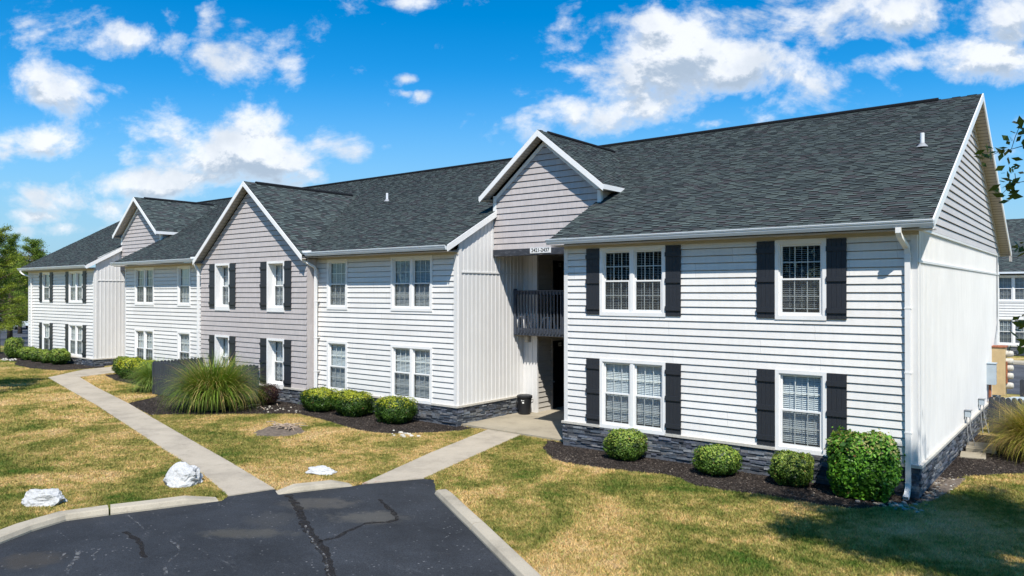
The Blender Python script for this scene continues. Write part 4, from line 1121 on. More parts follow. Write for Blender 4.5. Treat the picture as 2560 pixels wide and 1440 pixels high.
# AC unit + picket fences
def picket_fence(name, pts, hgt, label, z0f=gz, pw=.135, gap=.012, ztop=None, group=None):
    t = thing(name, label, 'fence', (pts[0][0], pts[0][1], 0), group=group)
    rnd = random.Random(len(label)); cnt = 0
    for a, c in zip(pts, pts[1:]):
        a, c = Vector((*a, 0)), Vector((*c, 0)); L = (c-a).length; d = (c-a)/L; n = Vector((d.y, -d.x, 0))
        k = 0
        while k*(pw+gap) < L-pw*.5:
            u = k*(pw+gap); z = gz(a.x); hh = hgt+rnd.uniform(-.015, .015); b = MB(); w = pw
            p0 = a+d*u; tilt = rnd.uniform(-.004, .004)
            prof = [(0, z+.03), (w, z+.03), (w, z+hh-.05), (w*.78, z+hh-.012), (w*.5, z+hh), (w*.22, z+hh-.012), (0, z+hh-.05)]
            f1 = [p0+d*(q[0]+tilt)+Vector((0, 0, q[1])) for q in prof]; f2 = [p+n*.018 for p in f1]
            b.extrude(None, [f1, f2]); adopt(b.build('picket', 'wood_dark', recalc=True), t); k += 1
        b = MB()
        for zz in (.3, hgt-.3):
            m = (a+c)/2; b.obox((m.x-n.x*.02, m.y-n.y*.02, gz(m.x)+zz), d*(L/2), n*.018, (0, 0, .04))
        adopt(b.build('rail', 'wood_dark'), t)
        b = MB(); b.box(c.x-.045, c.x+.045, c.y-.045, c.y+.045, gz(c.x), gz(c.x)+hgt-.06); adopt(b.build('post', 'wood_dark'), t)
    return t
picket_fence('picket_fence', [(-27.3, -.38), (-27.2, -2.55), (-23.3, -2.45), (-23.1, -.5)], 1.36, 'dark scalloped picket fence enclosure behind the big ornamental grass')
picket_fence('picket_fence', [(.25, 9.6), (3.4, 9.6)], 1.12, 'low dark picket fence behind the right ornamental grass')
picket_fence('picket_fence', [(.75, 13.6), (4.2, 13.6)], 1.30, 'dark picket fence behind the air conditioner at the side')
def ac_unit(x, y, z, r, hgt, label):
    t = thing('air_conditioner', label, 'air conditioner', (x, y, z))
    b = MB(); n = 40
    for k in range(n):
        a = 2*math.pi*k/n; ca, sa = math.cos(a), math.sin(a); b.obox((x+ca*r, y+sa*r, z+hgt/2), (ca*.012, sa*.012, 0), (-sa*.018, ca*.018, 0), (0, 0, hgt/2))
    b.tube([(x, y, z+.0), (x, y, z+hgt)], r*.93, 24); adopt(b.build('casing', 'metal'), t)
    b = MB(); b.tube([(x, y, z+hgt-.02), (x, y, z+hgt+.05), (x, y, z+hgt+.09), (x, y, z+hgt+.06)], [r+.04, r+.05, r-.08, r-.12], 28, cap=False)
    for k in range(5):
        rr = r*(.15+.16*k); b.tube([(x+rr*math.cos(2*math.pi*i/24), y+rr*math.sin(2*math.pi*i/24), z+hgt+.075) for i in range(25)], .006, 4, cap=False)
    adopt(b.build('top_grille', 'greybox'), t)
ac_unit(1.05, 11.4, .05, .48, .78, 'grey air conditioner unit between the dark fences by the side wall')

# ------------------------------------------------------------------ foliage generators
def leaf_quads(P, Nrm, size, aspect, rng, jitter=.7, fold=0.0):
    """oriented diamond leaves; P (n,3) positions, Nrm (n,3) facing"""
    n = len(P); r = rng.normal(size=(n, 3)); N = Nrm+r*jitter; N /= np.linalg.norm(N, axis=1, keepdims=True)+1e-9
    t = rng.normal(size=(n, 3)); t -= (t*N).sum(1, keepdims=True)*N; t /= np.linalg.norm(t, axis=1, keepdims=True)+1e-9
    bt = np.cross(N, t); s = (size*(rng.uniform(.65, 1.3, n)))[:, None]
    V = np.stack([P-t*s, P-bt*s*aspect+N*s*fold, P+t*s, P+bt*s*aspect+N*s*fold], 1).reshape(-1, 3)
    F = np.arange(4*n).reshape(n, 4); return V, F
def bush(x, y, w, d, hgt, label, seed, dark=(.035, .07, .012), light=(.20, .30, .045), tip=(.50, .50, .07), tipz=.75, leaf=.022, n=9000, squareness=3.0, group='clipped round shrubs along the beds', name='shrub', bumpy=.055, rough_edges=.07, tipfrac=.6, bare=0.0):
    t = thing(name, label, 'shrub', (x, y, gz(x)), group=group)
    rng = np.random.default_rng(seed); z0 = gz(x)+.0
    u = rng.normal(size=(n, 3)); u /= np.linalg.norm(u, axis=1, keepdims=True)
    e = squareness; rr = (np.abs(u[:, 0])**e+np.abs(u[:, 1])**e+np.abs(u[:, 2])**e)**(-1/e)
    base = u*rr[:, None]
    lump = np.array([mnoise.noise(Vector((float(p[0]*2.2+seed), float(p[1]*2.2), float(p[2]*2.2)))) for p in base])
    lump2 = np.array([mnoise.noise(Vector((float(p[0]*7+seed), float(p[1]*7), float(p[2]*7)))) for p in base])
    big = np.array([mnoise.noise(Vector((float(p[0]*1.1+seed*5), float(p[1]*1.1), float(p[2]*1.1)))) for p in base])
    rad = 1+big*.16+lump*bumpy*2.2+lump2*bumpy*1.6-np.abs(rng.normal(0, rough_edges, n)); stray = rng.uniform(size=n) < .025; rad[stray] += rng.uniform(.02, .13, stray.sum())
    w *= .95; d *= .95; S = np.array([w/2, d/2, hgt*.52]); P = base*rad[:, None]*S; P[:, 2] += hgt*.52+.0; 
    low = P[:, 2] < .03; P[low, 2] = rng.uniform(.03, .2, low.sum())
    # narrow a little to the foot
    kz = np.clip(P[:, 2]/(hgt*.35), 0, 1); P[:, 0] *= .80+.20*kz; P[:, 1] *= .80+.20*kz
    keep = rng.uniform(size=n) > bare
    P = P[keep]; base = base[keep]; lump2 = lump2[keep]; m = len(P)
    V, F = leaf_quads(P, base, leaf, .62, rng, .55)
    zz = np.clip(P[:, 2]/hgt, 0, 1); a = rng.uniform(0, 1, m)
    D, Lg, T = np.array(dark), np.array(light), np.array(tip)
    c = D+(Lg-D)*(a**1.1)[:, None]
    tp = (zz > tipz-.25*rng.uniform(size=m)) & (rng.uniform(size=m) < tipfrac)
    c[tp] = Lg+(T-Lg)*rng.uniform(.2, 1, tp.sum())[:, None]
    dead = rng.uniform(size=m) < .015; c[dead] = (.30, .16, .07)
    V[:, 0] += x; V[:, 1] += y; V[:, 2] += z0
    o = np_mesh('foliage', V, F, 'leaf', c.astype(np.float32)); adopt(o, t)
    # inner twiggy mass
    b = MB(); rnd = random.Random(seed)
    for k in range(26):
        an = rnd.uniform(0, 6.28); r = rnd.uniform(.25, .8); zt = hgt*rnd.uniform(.35, .85)
        b.tube([(x+rnd.uniform(-.05, .05), y+rnd.uniform(-.05, .05), z0-.02), (x+math.cos(an)*w*.25*r, y+math.sin(an)*d*.25*r, z0+zt*.5), (x+math.cos(an)*w*.44*r, y+math.sin(an)*d*.44*r, z0+zt)], [.014, .009, .004], 5)
    adopt(b.build('stem', 'bark'), t)
    # denser inner leaves so the crown is not see-through
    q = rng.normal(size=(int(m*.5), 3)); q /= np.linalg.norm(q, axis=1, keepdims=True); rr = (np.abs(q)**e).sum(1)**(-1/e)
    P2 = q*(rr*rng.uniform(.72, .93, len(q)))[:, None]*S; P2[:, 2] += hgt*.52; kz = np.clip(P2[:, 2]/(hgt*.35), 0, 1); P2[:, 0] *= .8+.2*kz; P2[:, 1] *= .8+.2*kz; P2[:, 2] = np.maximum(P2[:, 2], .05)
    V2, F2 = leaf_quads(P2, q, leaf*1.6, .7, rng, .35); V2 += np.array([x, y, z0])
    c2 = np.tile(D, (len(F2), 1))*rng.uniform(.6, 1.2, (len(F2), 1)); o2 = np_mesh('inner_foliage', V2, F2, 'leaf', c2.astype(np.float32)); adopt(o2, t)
    return t
YEW = dict(dark=(.03, .075, .012), light=(.10, .19, .022), tip=(.62, .60, .04), tipfrac=.85, squareness=4.2)
bush(-6.65, -.50, 1.03, .94, .72, 'round green boxwood shrub under the shuttered double window, right wing', 1, light=(.20, .33, .05), tip=(.46, .52, .10), n=9000)
bush(-4.12, -.62, 1.02, .95, .66, 'low round green shrub between the two right-wing windows', 2, light=(.18, .32, .045), tip=(.44, .50, .09), n=9000)
bush(-2.42, -.52, .93, .86, .70, 'low round green shrub beside the big leafy shrub', 3, light=(.20, .31, .045), tip=(.42, .46, .10), n=9000, bumpy=.05)
bush(-.93, -.62, 1.42, 1.1, 1.27, 'large boxy broad-leaved bright green shrub by the right corner downspout', 4, dark=(.04, .12, .012), light=(.20, .44, .04), tip=(.42, .32, .13), leaf=.038, n=9500, squareness=4.5, tipz=.97, tipfrac=.5, bumpy=.045, rough_edges=.08)
bush(-18.85, -.75, 1.30, 1.1, .75, 'clipped yellow-topped yew, leftmost of the three under the centre windows', 5, n=10000, tipz=.93, **YEW)
bush(-17.2, -.62, 1.38, 1.15, .80, 'clipped yellow-topped yew, middle of the three under the centre windows', 6, n=10000, tipz=.93, **YEW)
bush(-15.1, -.62, 1.36, 1.1, .78, 'clipped yellow-topped yew nearest the entry slab', 7, n=10000, tipz=.93, **YEW)
bush(-35.0, -.15, 1.05, .95, .85, 'small pale green shrub at the left breezeway corner', 8, n=5000, leaf=.03, tip=(.32, .34, .06))
bush(-33.2, -.65, 1.2, 1.1, .92, 'yellow-green clipped shrub in the bed left of the fence, nearer the path', 9, n=6000, leaf=.03, **YEW)
bush(-31.9, -.6, 1.2, 1.1, .9, 'yellow-green clipped shrub touching the small ornamental grass', 10, n=6000, leaf=.03, **YEW)
for i, (x, y, w, h_, lb) in enumerate(((-49.25, -.2, 1.15, 1.2, 'tall dark green shrub at the far left corner of the building'), (-47.4, -.1, 1.3, .72, 'low clipped shrub next to the tall corner shrub, left wing'),
                               (-45.6, -.15, 1.1, .70, 'small round shrub under the gap between left-wing windows'), (-44.2, -.15, .9, .62, 'smallest shrub of the left-wing row'), (-42.7, -.15, 1.25, .85, 'loose green shrub nearest the left wing corner'))):
    bush(x, y, w, 1.0, h_, lb, 20+i, n=4500, leaf=.034, light=(.19, .31, .045), tip=(.40, .46, .07), bumpy=.07)
bush(-21.35, -1.15, .95, .85, .78, 'wiry dark maroon barberry shrub by the grey bay window', 30, dark=(.03, .014, .014), light=(.10, .04, .035), tip=(.16, .06, .045), leaf=.018, n=4200, squareness=2.0, rough_edges=.22, bumpy=.09, bare=.2, group=None)

def ornamental_grass(x, y, r, hgt, label, seed, n=2600, green=(.11, .17, .03), tan=(.42, .29, .12), tanfrac=.25, lean=(0, 0), wd=.011):
    t = thing('ornamental_grass', label, 'ornamental grass', (x, y, gz(x)), group='tall ornamental grasses')
    rng = np.random.default_rng(seed); z0 = gz(x); K = 9
    ang = rng.uniform(0, 2*math.pi, n); q = rng.uniform(0, 1, n)**.5
    br = q*r*.30; bx = x+np.cos(ang)*br; by = y+np.sin(ang)*br
    ln = hgt*rng.uniform(.55, 1.12, n)*(1.0+.12*q)
    a0 = np.clip(rng.normal(0.02+q*.40, .13), 0.0, .8)   # initial lean
    bend = rng.uniform(.5, 2.5, n)*(.45+q*1.0)
    aj = ang+rng.normal(0, .45, n)
    V = np.zeros((n, K, 2, 3)); px, py, pz = bx.copy(), by.copy(), np.full(n, z0)
    side = np.stack([-np.sin(aj), np.cos(aj), np.zeros(n)], 1)
    for k in range(K):
        s = k/(K-1); w = wd*(1-s**1.6)*.5+.0008
        V[:, k, 0] = np.stack([px, py, pz], 1)-side*w; V[:, k, 1] = np.stack([px, py, pz], 1)+side*w
        th = a0+bend*s**1.35; st = ln/(K-1)
        px = px+np.sin(th)*np.cos(aj)*st+lean[0]*st*s; py = py+np.sin(th)*np.sin(aj)*st+lean[1]*st*s; pz = pz+np.cos(th)*st
        pz = np.maximum(pz, z0+.02)
    Vf_ = V.reshape(-1, 3); idx = np.arange(n)[:, None]*K*2+np.arange(K-1)[None]*2
    F = np.stack([idx, idx+1, idx+3, idx+2], -1).reshape(-1, 4)
    G, T = np.array(green), np.array(tan); f = rng.uniform(size=n)
    istan = (f < tanfrac)[:, None]; c0 = np.where(istan, T*rng.uniform(.6, 1.2, (n, 1)), G*rng.uniform(.5, 1.5, (n, 1))+np.array([.05, .04, 0])*rng.uniform(0, 1, (n, 1)))
    c = np.repeat(c0[:, None], K-1, 1)
    low = np.linspace(1, 0, K-1)[None, :, None]; tmix = np.clip(low*1.7-.55, 0, 1)*rng.uniform(0.2, 1, (n, 1, 1)); c = c*(1-tmix)+T*.8*tmix
    o = np_mesh('blades', Vf_, F, 'blade', c.reshape(-1, 3).astype(np.float32)); adopt(o, t); return t
ornamental_grass(-21.95, -3.0, 1.35, 2.0, 'very large ornamental grass clump in front of the picket enclosure', 1, n=5200, green=(.13, .21, .028), tan=(.55, .40, .15), tanfrac=.2, wd=.022)
ornamental_grass(-28.1, -2.0, 1.0, 1.35, 'smaller green ornamental grass left of the picket enclosure', 2, n=4200, green=(.17, .27, .06), tanfrac=.08, wd=.017)
ornamental_grass(1.85, 6.3, 1.5, 1.50, 'dry yellowing ornamental grass at the right edge by the side wall', 3, n=6500, green=(.22, .22, .035), tan=(.48, .33, .11), tanfrac=.45, wd=.017)
ornamental_grass(3.2, 12.5, .6, 1.5, 'pale wispy grass behind the air conditioner', 4, n=500, green=(.3, .32, .1), tanfrac=.5)

# ------------------------------------------------------------------ lawn blades
def in_poly(px, py, poly):
    inside = np.zeros(len(px), bool); n = len(poly)
    for i in range(n):
        x1, y1 = poly[i]; x2, y2 = poly[(i+1) % n]
        c = ((y1 > py) != (y2 > py)) & (px < (x2-x1)*(py-y1)/((y2-y1) or 1e-9)+x1); inside ^= c
    return inside
def lawn():
    rng = np.random.default_rng(5)
    zones = [((-13, 3.5, -13.5, .6), 2900), ((2.0, 5.5, -2, 6), 600), ((-22, -9, -12, 0), 2000), ((-14.5, -11.5, -16.5, -8), 2600), ((-42, -13, -14, 1.0), 850), ((-60, -42, -12, 1.5), 160), ((0, 3, -1.5, 4), 2200)]
    PX, PY = [], []
    fw = np.array([-.6183, .7859]); rt = np.array([.7859, .6183])
    for (x0, x1, y0, y1), dn in zones:
        n = int((x1-x0)*(y1-y0)*dn); px = rng.uniform(x0, x1, n); py = rng.uniform(y0, y1, n)
        dx, dy = px-3.08, py+17.57; dep = dx*fw[0]+dy*fw[1]; lat = dx*rt[0]+dy*rt[1]
        ok = (dep > 3) & (np.abs(lat) < dep*.78)      # the part of the lawn that can be seen, with a margin
        PX.append(px[ok]); PY.append(py[ok])
    px, py = np.concatenate(PX), np.concatenate(PY)
    bad = np.zeros(len(px), bool)
    for poly in [LOT, WALK_L, WALK_R]+list(BEDS.values()): bad |= in_poly(px, py, poly)
    for (a, b_, c, d) in ((XR0-.1, .1, -.05, 16), (-13.2, -8.8, .28, 16), (XM0, XM1, 0, 16), (XG0, XG1, -.4, 16), (-50, -28, .1, 16)): bad |= (px > a) & (px < b_) & (py > c) & (py < d)
    # kerbs
    def near(px, py, a, b_, w):
        a, b_ = np.array(a), np.array(b_); d = b_-a; L = np.hypot(*d); d = d/L; s = (px-a[0])*d[0]+(py-a[1])*d[1]; t = np.abs(-(px-a[0])*d[1]+(py-a[1])*d[0]); return (s > -.05) & (s < L+.05) & (t < w)
    for seg in (((-12.14, -11.7), (-11.17, -9.12)), ((-11.63, -12.89), (-12.14, -11.6)), ((-11.5, -13.6), (-11.63, -12.8)), ((-12.6, -16.7), (-11.5, -13.5)), ((-10.66, -8.1), (-9.98, -6.66)), ((-8.12, -6.0), (9, -16.6))): bad |= near(px, py, *seg, .31)
    px, py = px[~bad], py[~bad]; n = len(px)
    z = np.clip((-px-9)*.009, 0, .28); dist = np.hypot(px-3.08, py+17.57)
    h_ = rng.uniform(.025, .06, n); w = np.clip(dist*.00075, .005, .016)*rng.uniform(.7, 1.2, n); a = rng.uniform(0, 6.28, n); ln = rng.uniform(.3, 1.3, n)*h_; la = rng.uniform(0, 6.28, n)
    V = np.zeros((n, 3, 3)); V[:, 0] = np.stack([px-np.cos(a)*w, py-np.sin(a)*w, z], 1); V[:, 1] = np.stack([px+np.cos(a)*w, py+np.sin(a)*w, z], 1)
    V[:, 2] = np.stack([px+np.cos(la)*ln, py+np.sin(la)*ln, z+h_], 1)
    k = rng.uniform(.7, 1.35, n)[:, None]; c = np.ones((n, 3))*k; g = rng.uniform(size=n) < .12; c[g] *= (1.25, 1.15, 1.0); g = rng.uniform(size=n) < .12; c[g] *= (.6, .9, .6)
    o = np_mesh('grass', V.reshape(-1, 3), np.arange(3*n).reshape(n, 3), 'lawn', c.astype(np.float32)); o['kind'] = 'stuff'; o['label'] = 'short patchy lawn grass, green and sun-dried tan'; o['category'] = 'grass'
    print('lawn blades', n)
lawn()

# ------------------------------------------------------------------ rocks, pebbles, twigs
def rock(x, y, sx, sy, sz, rot, label, seed, peak=0.0, mat='rockw'):
    bm = bmesh.new(); bmesh.ops.create_icosphere(bm, subdivisions=4, radius=1)
    rnd = random.Random(seed); planes = [(Vector((rnd.gauss(0, 1), rnd.gauss(0, 1), rnd.gauss(0, .8))).normalized(), rnd.uniform(.62, .9)) for _ in range(14)]
    for v in bm.verts:
        p = v.co.copy()
        for n_, d in planes:
            s = p.dot(n_)
            if s > d: p -= n_*(s-d)*.92
        nz = mnoise.fractal(p*1.9+Vector((seed*3.1, 0, 0)), .8, 2.2, 6)*.20; p *= 1+nz
        if peak: p.z += peak*max(0, 1-math.hypot(p.x+.25, p.y)*1.7)
        v.co = p
    for v in bm.verts:
        q = Vector((v.co.x*sx, v.co.y*sy, max(v.co.z, -.5)*sz)); q.rotate(Matrix.Rotation(rot, 3, 'Z')); v.co = q+Vector((0, 0, sz*.38))
    me = bpy.data.meshes.new('boulder'); bm.to_mesh(me); bm.free(); o = bpy.data.objects.new('boulder', me); COL.objects.link(o); me.materials.append(M[mat]); o.location = (x, y, gz(x))
    return tag(o, label, 'rock', 'white painted boulders by the lot')
rock(-13.65, -11.45, .46, .34, .24, .75, 'wide flat-topped white boulder behind the left kerb', 3)
rock(-12.95, -8.95, .47, .40, .30, .65, 'tallest pointed white boulder beside the long path', 7, peak=.55)
rock(-11.42, -6.40, .44, .22, .13, .62, 'low flat white boulder in the grass between the two paths', 12)
def pebbles(cx, cy, rx, ry, n, seed, label, smin=.025, smax=.07, tones=((.34, .28, .2), (.45, .42, .36), (.22, .2, .18))):
    rnd = random.Random(seed); b = MB()
    for _ in range(n):
        x = cx+rnd.gauss(0, rx); y = cy+rnd.gauss(0, ry); s = rnd.uniform(smin, smax); kk = rnd.uniform(.7, 1.15); col = tuple(c*kk for c in rnd.choice(tones)); z = gz(x)+.014
        m = 7; ring = [(x+math.cos(2*math.pi*k/m)*s*rnd.uniform(.8, 1.1), y+math.sin(2*math.pi*k/m)*s*.75*rnd.uniform(.8, 1.1)) for k in range(m)]
        lo = [(p[0], p[1], z) for p in ring]; mid = [(x+(p[0]-x)*.9, y+(p[1]-y)*.9, z+s*.4) for p in ring]; top = [(x+(p[0]-x)*.5, y+(p[1]-y)*.5, z+s*.6) for p in ring]
        for A, Cc in ((lo, mid), (mid, top)):
            for i in range(m): b.face([A[i], A[(i+1) % m], Cc[(i+1) % m], Cc[i]], col)
        b.face(top, col)
    o = b.build('pebbles', 'pebble', color=True); o['kind'] = 'stuff'; o['label'] = label; o['category'] = 'pebbles'
pebbles(-.25, -.85, .24, .16, 46, 1, 'river pebbles under the right corner downspout')
pebbles(.22, .9, .12, .9, 90, 2, 'gravel along the foot of the side wall', .015, .04)
pebbles(-20.3, -1.6, .7, .25, 26, 3, 'pale gravel scattered by the maroon shrub', .02, .055, ((.5, .46, .38), (.4, .36, .3)))
pebbles(-48.3, -.9, .5, .15, 22, 6, 'pale stones before the left-wing shrubs', .05, .1, ((.5, .48, .42),))
pebbles(-13.3, -1.9, .35, .15, 12, 7, 'pale stones at the bed edge near the entry slab', .04, .10, ((.55, .52, .45),))
def chips():
    rng = np.random.default_rng(8); P = []
    for i in (0, 1, 2, 3):
        poly = BEDS[i]; xs = [p[0] for p in poly]; ys = [p[1] for p in poly]; dn = {0: 260, 1: 80, 2: 30, 3: 420}[i]
        n = int((max(xs)-min(xs))*(max(ys)-min(ys))*dn); px = rng.uniform(min(xs), max(xs), n); py = rng.uniform(min(ys), max(ys), n); ok = in_poly(px, py, poly); P.append(np.stack([px[ok], py[ok]], 1))
    P = np.concatenate(P); n = len(P); z = np.clip((-P[:, 0]-9)*.009, 0, .28)+.02+rng.uniform(0, .015, n)
    Q = np.concatenate([P, z[:, None]], 1); V, F = leaf_quads(Q, np.tile([0, 0, 1.], (n, 1)), .022, .35, rng, .5)
    tone = np.array([(.03, .022, .018), (.06, .045, .036), (.10, .075, .06), (.30, .25, .19)])[rng.choice(4, n, p=[.42, .36, .18, .04])]
    o = np_mesh('mulch_chips', V, F, 'pebble', tone.astype(np.float32)); o['kind'] = 'stuff'; o['label'] = 'dark bark mulch chips in the planting beds'; o['category'] = 'mulch'
chips()
def twigs(cx, cy, n, spread, seed, label):
    rnd = random.Random(seed); b = MB()
    for _ in range(n):
        a = rnd.uniform(0, 3.14); L = rnd.uniform(.2, .6); x, y = cx+rnd.gauss(0, spread), cy+rnd.gauss(0, spread*.6); z = gz(x)+rnd.uniform(.02, .10)
        b.tube([(x-math.cos(a)*L/2, y-math.sin(a)*L/2, z), (x, y, z+rnd.uniform(0, .04)), (x+math.cos(a)*L/2, y+math.sin(a)*L/2, z+rnd.uniform(-.02, .06))], [.017, .014, .006], 5)
    o = b.build('twigs', 'twig'); o['kind'] = 'stuff'; o['label'] = label; o['category'] = 'twigs'
twigs(-16.95, -3.45, 34, .26, 2, 'dry twigs heaped on the bare soil patch in the lawn')
twigs(-21.0, -1.9, 8, .4, 3, 'thin dead twigs lying in front of the maroon shrub')

# ------------------------------------------------------------------ trees
def branchy(b, p, d, L, r, depth, rnd, tips, spread=.6, up=.15, seg=4):
    pts = [p]; rad = [r]; q = p.copy(); dd = d.normalized()
    for k in range(seg):
        dd = (dd+Vector((rnd.gauss(0, .10), rnd.gauss(0, .10), rnd.gauss(0, .06)+up*.1))).normalized(); q = q+dd*L/seg; pts.append(q.copy()); rad.append(r*(1-.55*(k+1)/seg))
    b.tube(pts, rad, 7 if depth > 1 else 5, cap=False)
    if depth <= 1:
        for t in pts[1:]: tips.append((t.copy(), dd.copy()))
    if depth == 0: return
    for k in range(rnd.choice([3, 4])):
        s = rnd.choice(pts[2:]); ax = Vector((rnd.gauss(0, 1), rnd.gauss(0, 1), rnd.gauss(0, .5))).normalized()
        nd = (dd+ax*spread*1.5).normalized(); branchy(b, s, nd, L*rnd.uniform(.5, .72), r*.5, depth-1, rnd, tips, spread, up, seg)
def leaf_tree(x, y, hgt, crown_r, label, seed, reach=(), leaf=.05, nleaf=14, cols=((.03, .06, .01), (.13, .19, .03)), trunk=.16, base=.4, depth=3, name='tree', group=None, limbs=9, mat='leaf', flat=1.0):
    t = thing(name, label, 'tree', (x, y, gz(x)), group=group); rnd = random.Random(seed); rng = np.random.default_rng(seed)
    b = MB(); tips = []; z0 = gz(x); zb = hgt*base
    tp = [Vector((x, y, z0-.1)), Vector((x+rnd.gauss(0, .05), y+rnd.gauss(0, .05), z0+zb*.5)), Vector((x+rnd.gauss(0, .1), y+rnd.gauss(0, .1), z0+zb)), Vector((x+rnd.gauss(0, .2), y+rnd.gauss(0, .2), z0+hgt*.8))]
    b.tube(tp, [trunk*1.25, trunk, trunk*.8, trunk*.3], 10)
    for k in range(limbs):
        f = k/limbs; an = k*2.4+rnd.uniform(-.3, .3); s = tp[2].lerp(tp[3], f*.9); el = .15+.9*f
        d = Vector((math.cos(an)*math.cos(el), math.sin(an)*math.cos(el), math.sin(el)*flat)); branchy(b, s, d, crown_r*(1-.35*f)*rnd.uniform(.6, .8), trunk*.4, depth-1, rnd, tips)
    near = []
    for (zs, end) in reach:
        s = Vector((x, y, z0+zs)); e = Vector(end); n = 14; pts = []
        for k in range(n+1):
            f = k/n; p = s.lerp(e, f); p.z += math.sin(f*math.pi)*.35; pts.append(p+Vector((rnd.gauss(0, .03), rnd.gauss(0, .03), rnd.gauss(0, .02))))
        b.tube(pts, [.05*(1-k/n)+.004 for k in range(n+1)], 6, cap=False)
        for k in range(4, n+1):
            for _ in range(2):
                d = Vector((rnd.gauss(-.2, 1), rnd.gauss(0, 1), rnd.gauss(-.15, .5))).normalized()*rnd.uniform(.12, .42); q = pts[k]+d; b.tube([pts[k], pts[k]+d*.5+Vector((0, 0, .02)), q], .004, 4, cap=False)
                for g in (.6, 1.0): near.append((pts[k]+d*g, d))
    adopt(b.build('trunk', 'bark', smooth=True), t)
    T = np.array([tuple(q[0]) for q in tips]); n = len(T)*nleaf; P = np.repeat(T, nleaf, 0)+rng.normal(0, leaf*2.6, (n, 3)); Nn = np.tile([0, 0, 1.], (n, 1))
    if near:
        T2 = np.array([tuple(q[0]) for q in near]); P = np.concatenate([P, np.repeat(T2, 9, 0)+rng.normal(0, .075, (len(T2)*9, 3))]); Nn = np.tile([0, 0, 1.], (len(P), 1)); T = np.concatenate([T, T2])
    V, F = leaf_quads(P, Nn, leaf, .5, rng, .9); D, Lg = np.array(cols[0]), np.array(cols[1]); cl = rng.uniform(0, 1, len(P))*.6+np.repeat(rng.uniform(0, .4, (len(P)+8)//9), 9)[:len(P)]
    c = D+(Lg-D)*cl[:, None]; adopt(np_mesh('crown', V, F, mat, c.astype(np.float32)), t); return t
leaf_tree(6.9, -8.3, 13.4, 3.8, 'leafy tree at the right edge whose branches reach into view', 4, reach=((5.2, (2.12, -6.0, 6.15)), (5.0, (2.2, -5.8, 5.75)), (4.4, (2.35, -6.2, 4.85)), (4.0, (2.45, -6.0, 3.85))), leaf=.07, nleaf=48, trunk=.17, base=.60, depth=3, limbs=26, cols=((.04, .07, .012), (.20, .24, .04)))
leaf_tree(-32.9, -8.4, 8.0, 2.2, 'leafy lawn tree just outside the left edge of view', 9, leaf=.07, nleaf=12, trunk=.12, base=.4, depth=3, limbs=10)
def pine(x, y, hgt, r, label, seed, cols=((.05, .09, .012), (.36, .42, .05))):
    t = thing('pine_tree', label, 'tree', (x, y, gz(x)), group='evergreens at the left edge'); rnd = random.Random(seed); rng = np.random.default_rng(seed); z0 = gz(x)
    b = MB(); b.tube([(x, y, z0-.1), (x+.05, y, z0+hgt*.3), (x-.05, y+.05, z0+hgt*.7), (x, y, z0+hgt)], [.22, .17, .09, .02], 9); T = []
    k = 0; z = hgt*.17
    while z < hgt*.99:
        f = (z-hgt*.17)/(hgt*.82); L = r*(1-f*.78)*rnd.uniform(.6, 1.1)*(1 if f > .08 else .8); an = rnd.uniform(0, 6.28)
        d = Vector((math.cos(an), math.sin(an), .12+.5*f)); s = Vector((x, y, z0+z)); pts = [s]; q = s.copy()
        for i in range(5): d = (d+Vector((0, 0, .06-.05*(1-f)))).normalized(); q = q+d*L/5; pts.append(q.copy())
        b.tube(pts, [.035, .028, .022, .016, .01, .006], 5, cap=False)
        for i, p in enumerate(pts[2:]):
            for _ in range(4): T.append((p+Vector((rnd.gauss(0, L*.12), rnd.gauss(0, L*.12), rnd.gauss(0, .08)+.05)), rnd.random()))
        z += hgt*.0155
    adopt(b.build('trunk', 'bark', smooth=True), t)
    m = 30; TT = np.array([tuple(p) for p, _ in T]); tone = np.array([q for _, q in T]); P = np.repeat(TT, m, 0)+rng.normal(0, .13, (len(TT)*m, 3))*np.array([1, 1, .5])
    Nn = np.tile([0, 0, 1.], (len(P), 1)); V, F = leaf_quads(P, Nn, .085, .16, rng, 1.0)
    D, Lg = np.array(cols[0]), np.array(cols[1]); c = D+(Lg-D)*(np.repeat(tone, m)*.55+rng.uniform(0, .45, len(P)))[:, None]
    adopt(np_mesh('crown', V, F, 'needle', c.astype(np.float32)), t)
pine(-53.8, .3, 8.0, 2.9, 'bushy yellow-green pine left of the building', 3)
pine(-63.0, 5.6, 8.0, 2.6, 'pine tree showing above the left roof corner', 5, cols=((.05, .10, .014), (.28, .38, .06)))
pine(-69.5, 6.2, 8.6, 2.9, 'darker pine standing behind the first pine at the left edge', 7, cols=((.04, .08, .014), (.20, .28, .04)))
# bare brownish tree and far greenery
leaf_tree(-80, 10.5, 8.0, 3.6, 'brownish half-bare tree behind the pines', 12, leaf=.09, nleaf=3, cols=((.10, .07, .05), (.22, .16, .11)), trunk=.18, base=.2, depth=4, limbs=12)
for i in range(5):
    leaf_tree(-109-i*1.5, 10.5+i*3.2, 7.0+i % 3*1.2, 4.4, ('far background tree beyond the road, at the left edge'), 60+i, leaf=.28, nleaf=8, trunk=.25, base=.15, depth=3, limbs=10, group='far trees beyond the road', cols=((.03, .05, .012), (.09, .13, .03)))

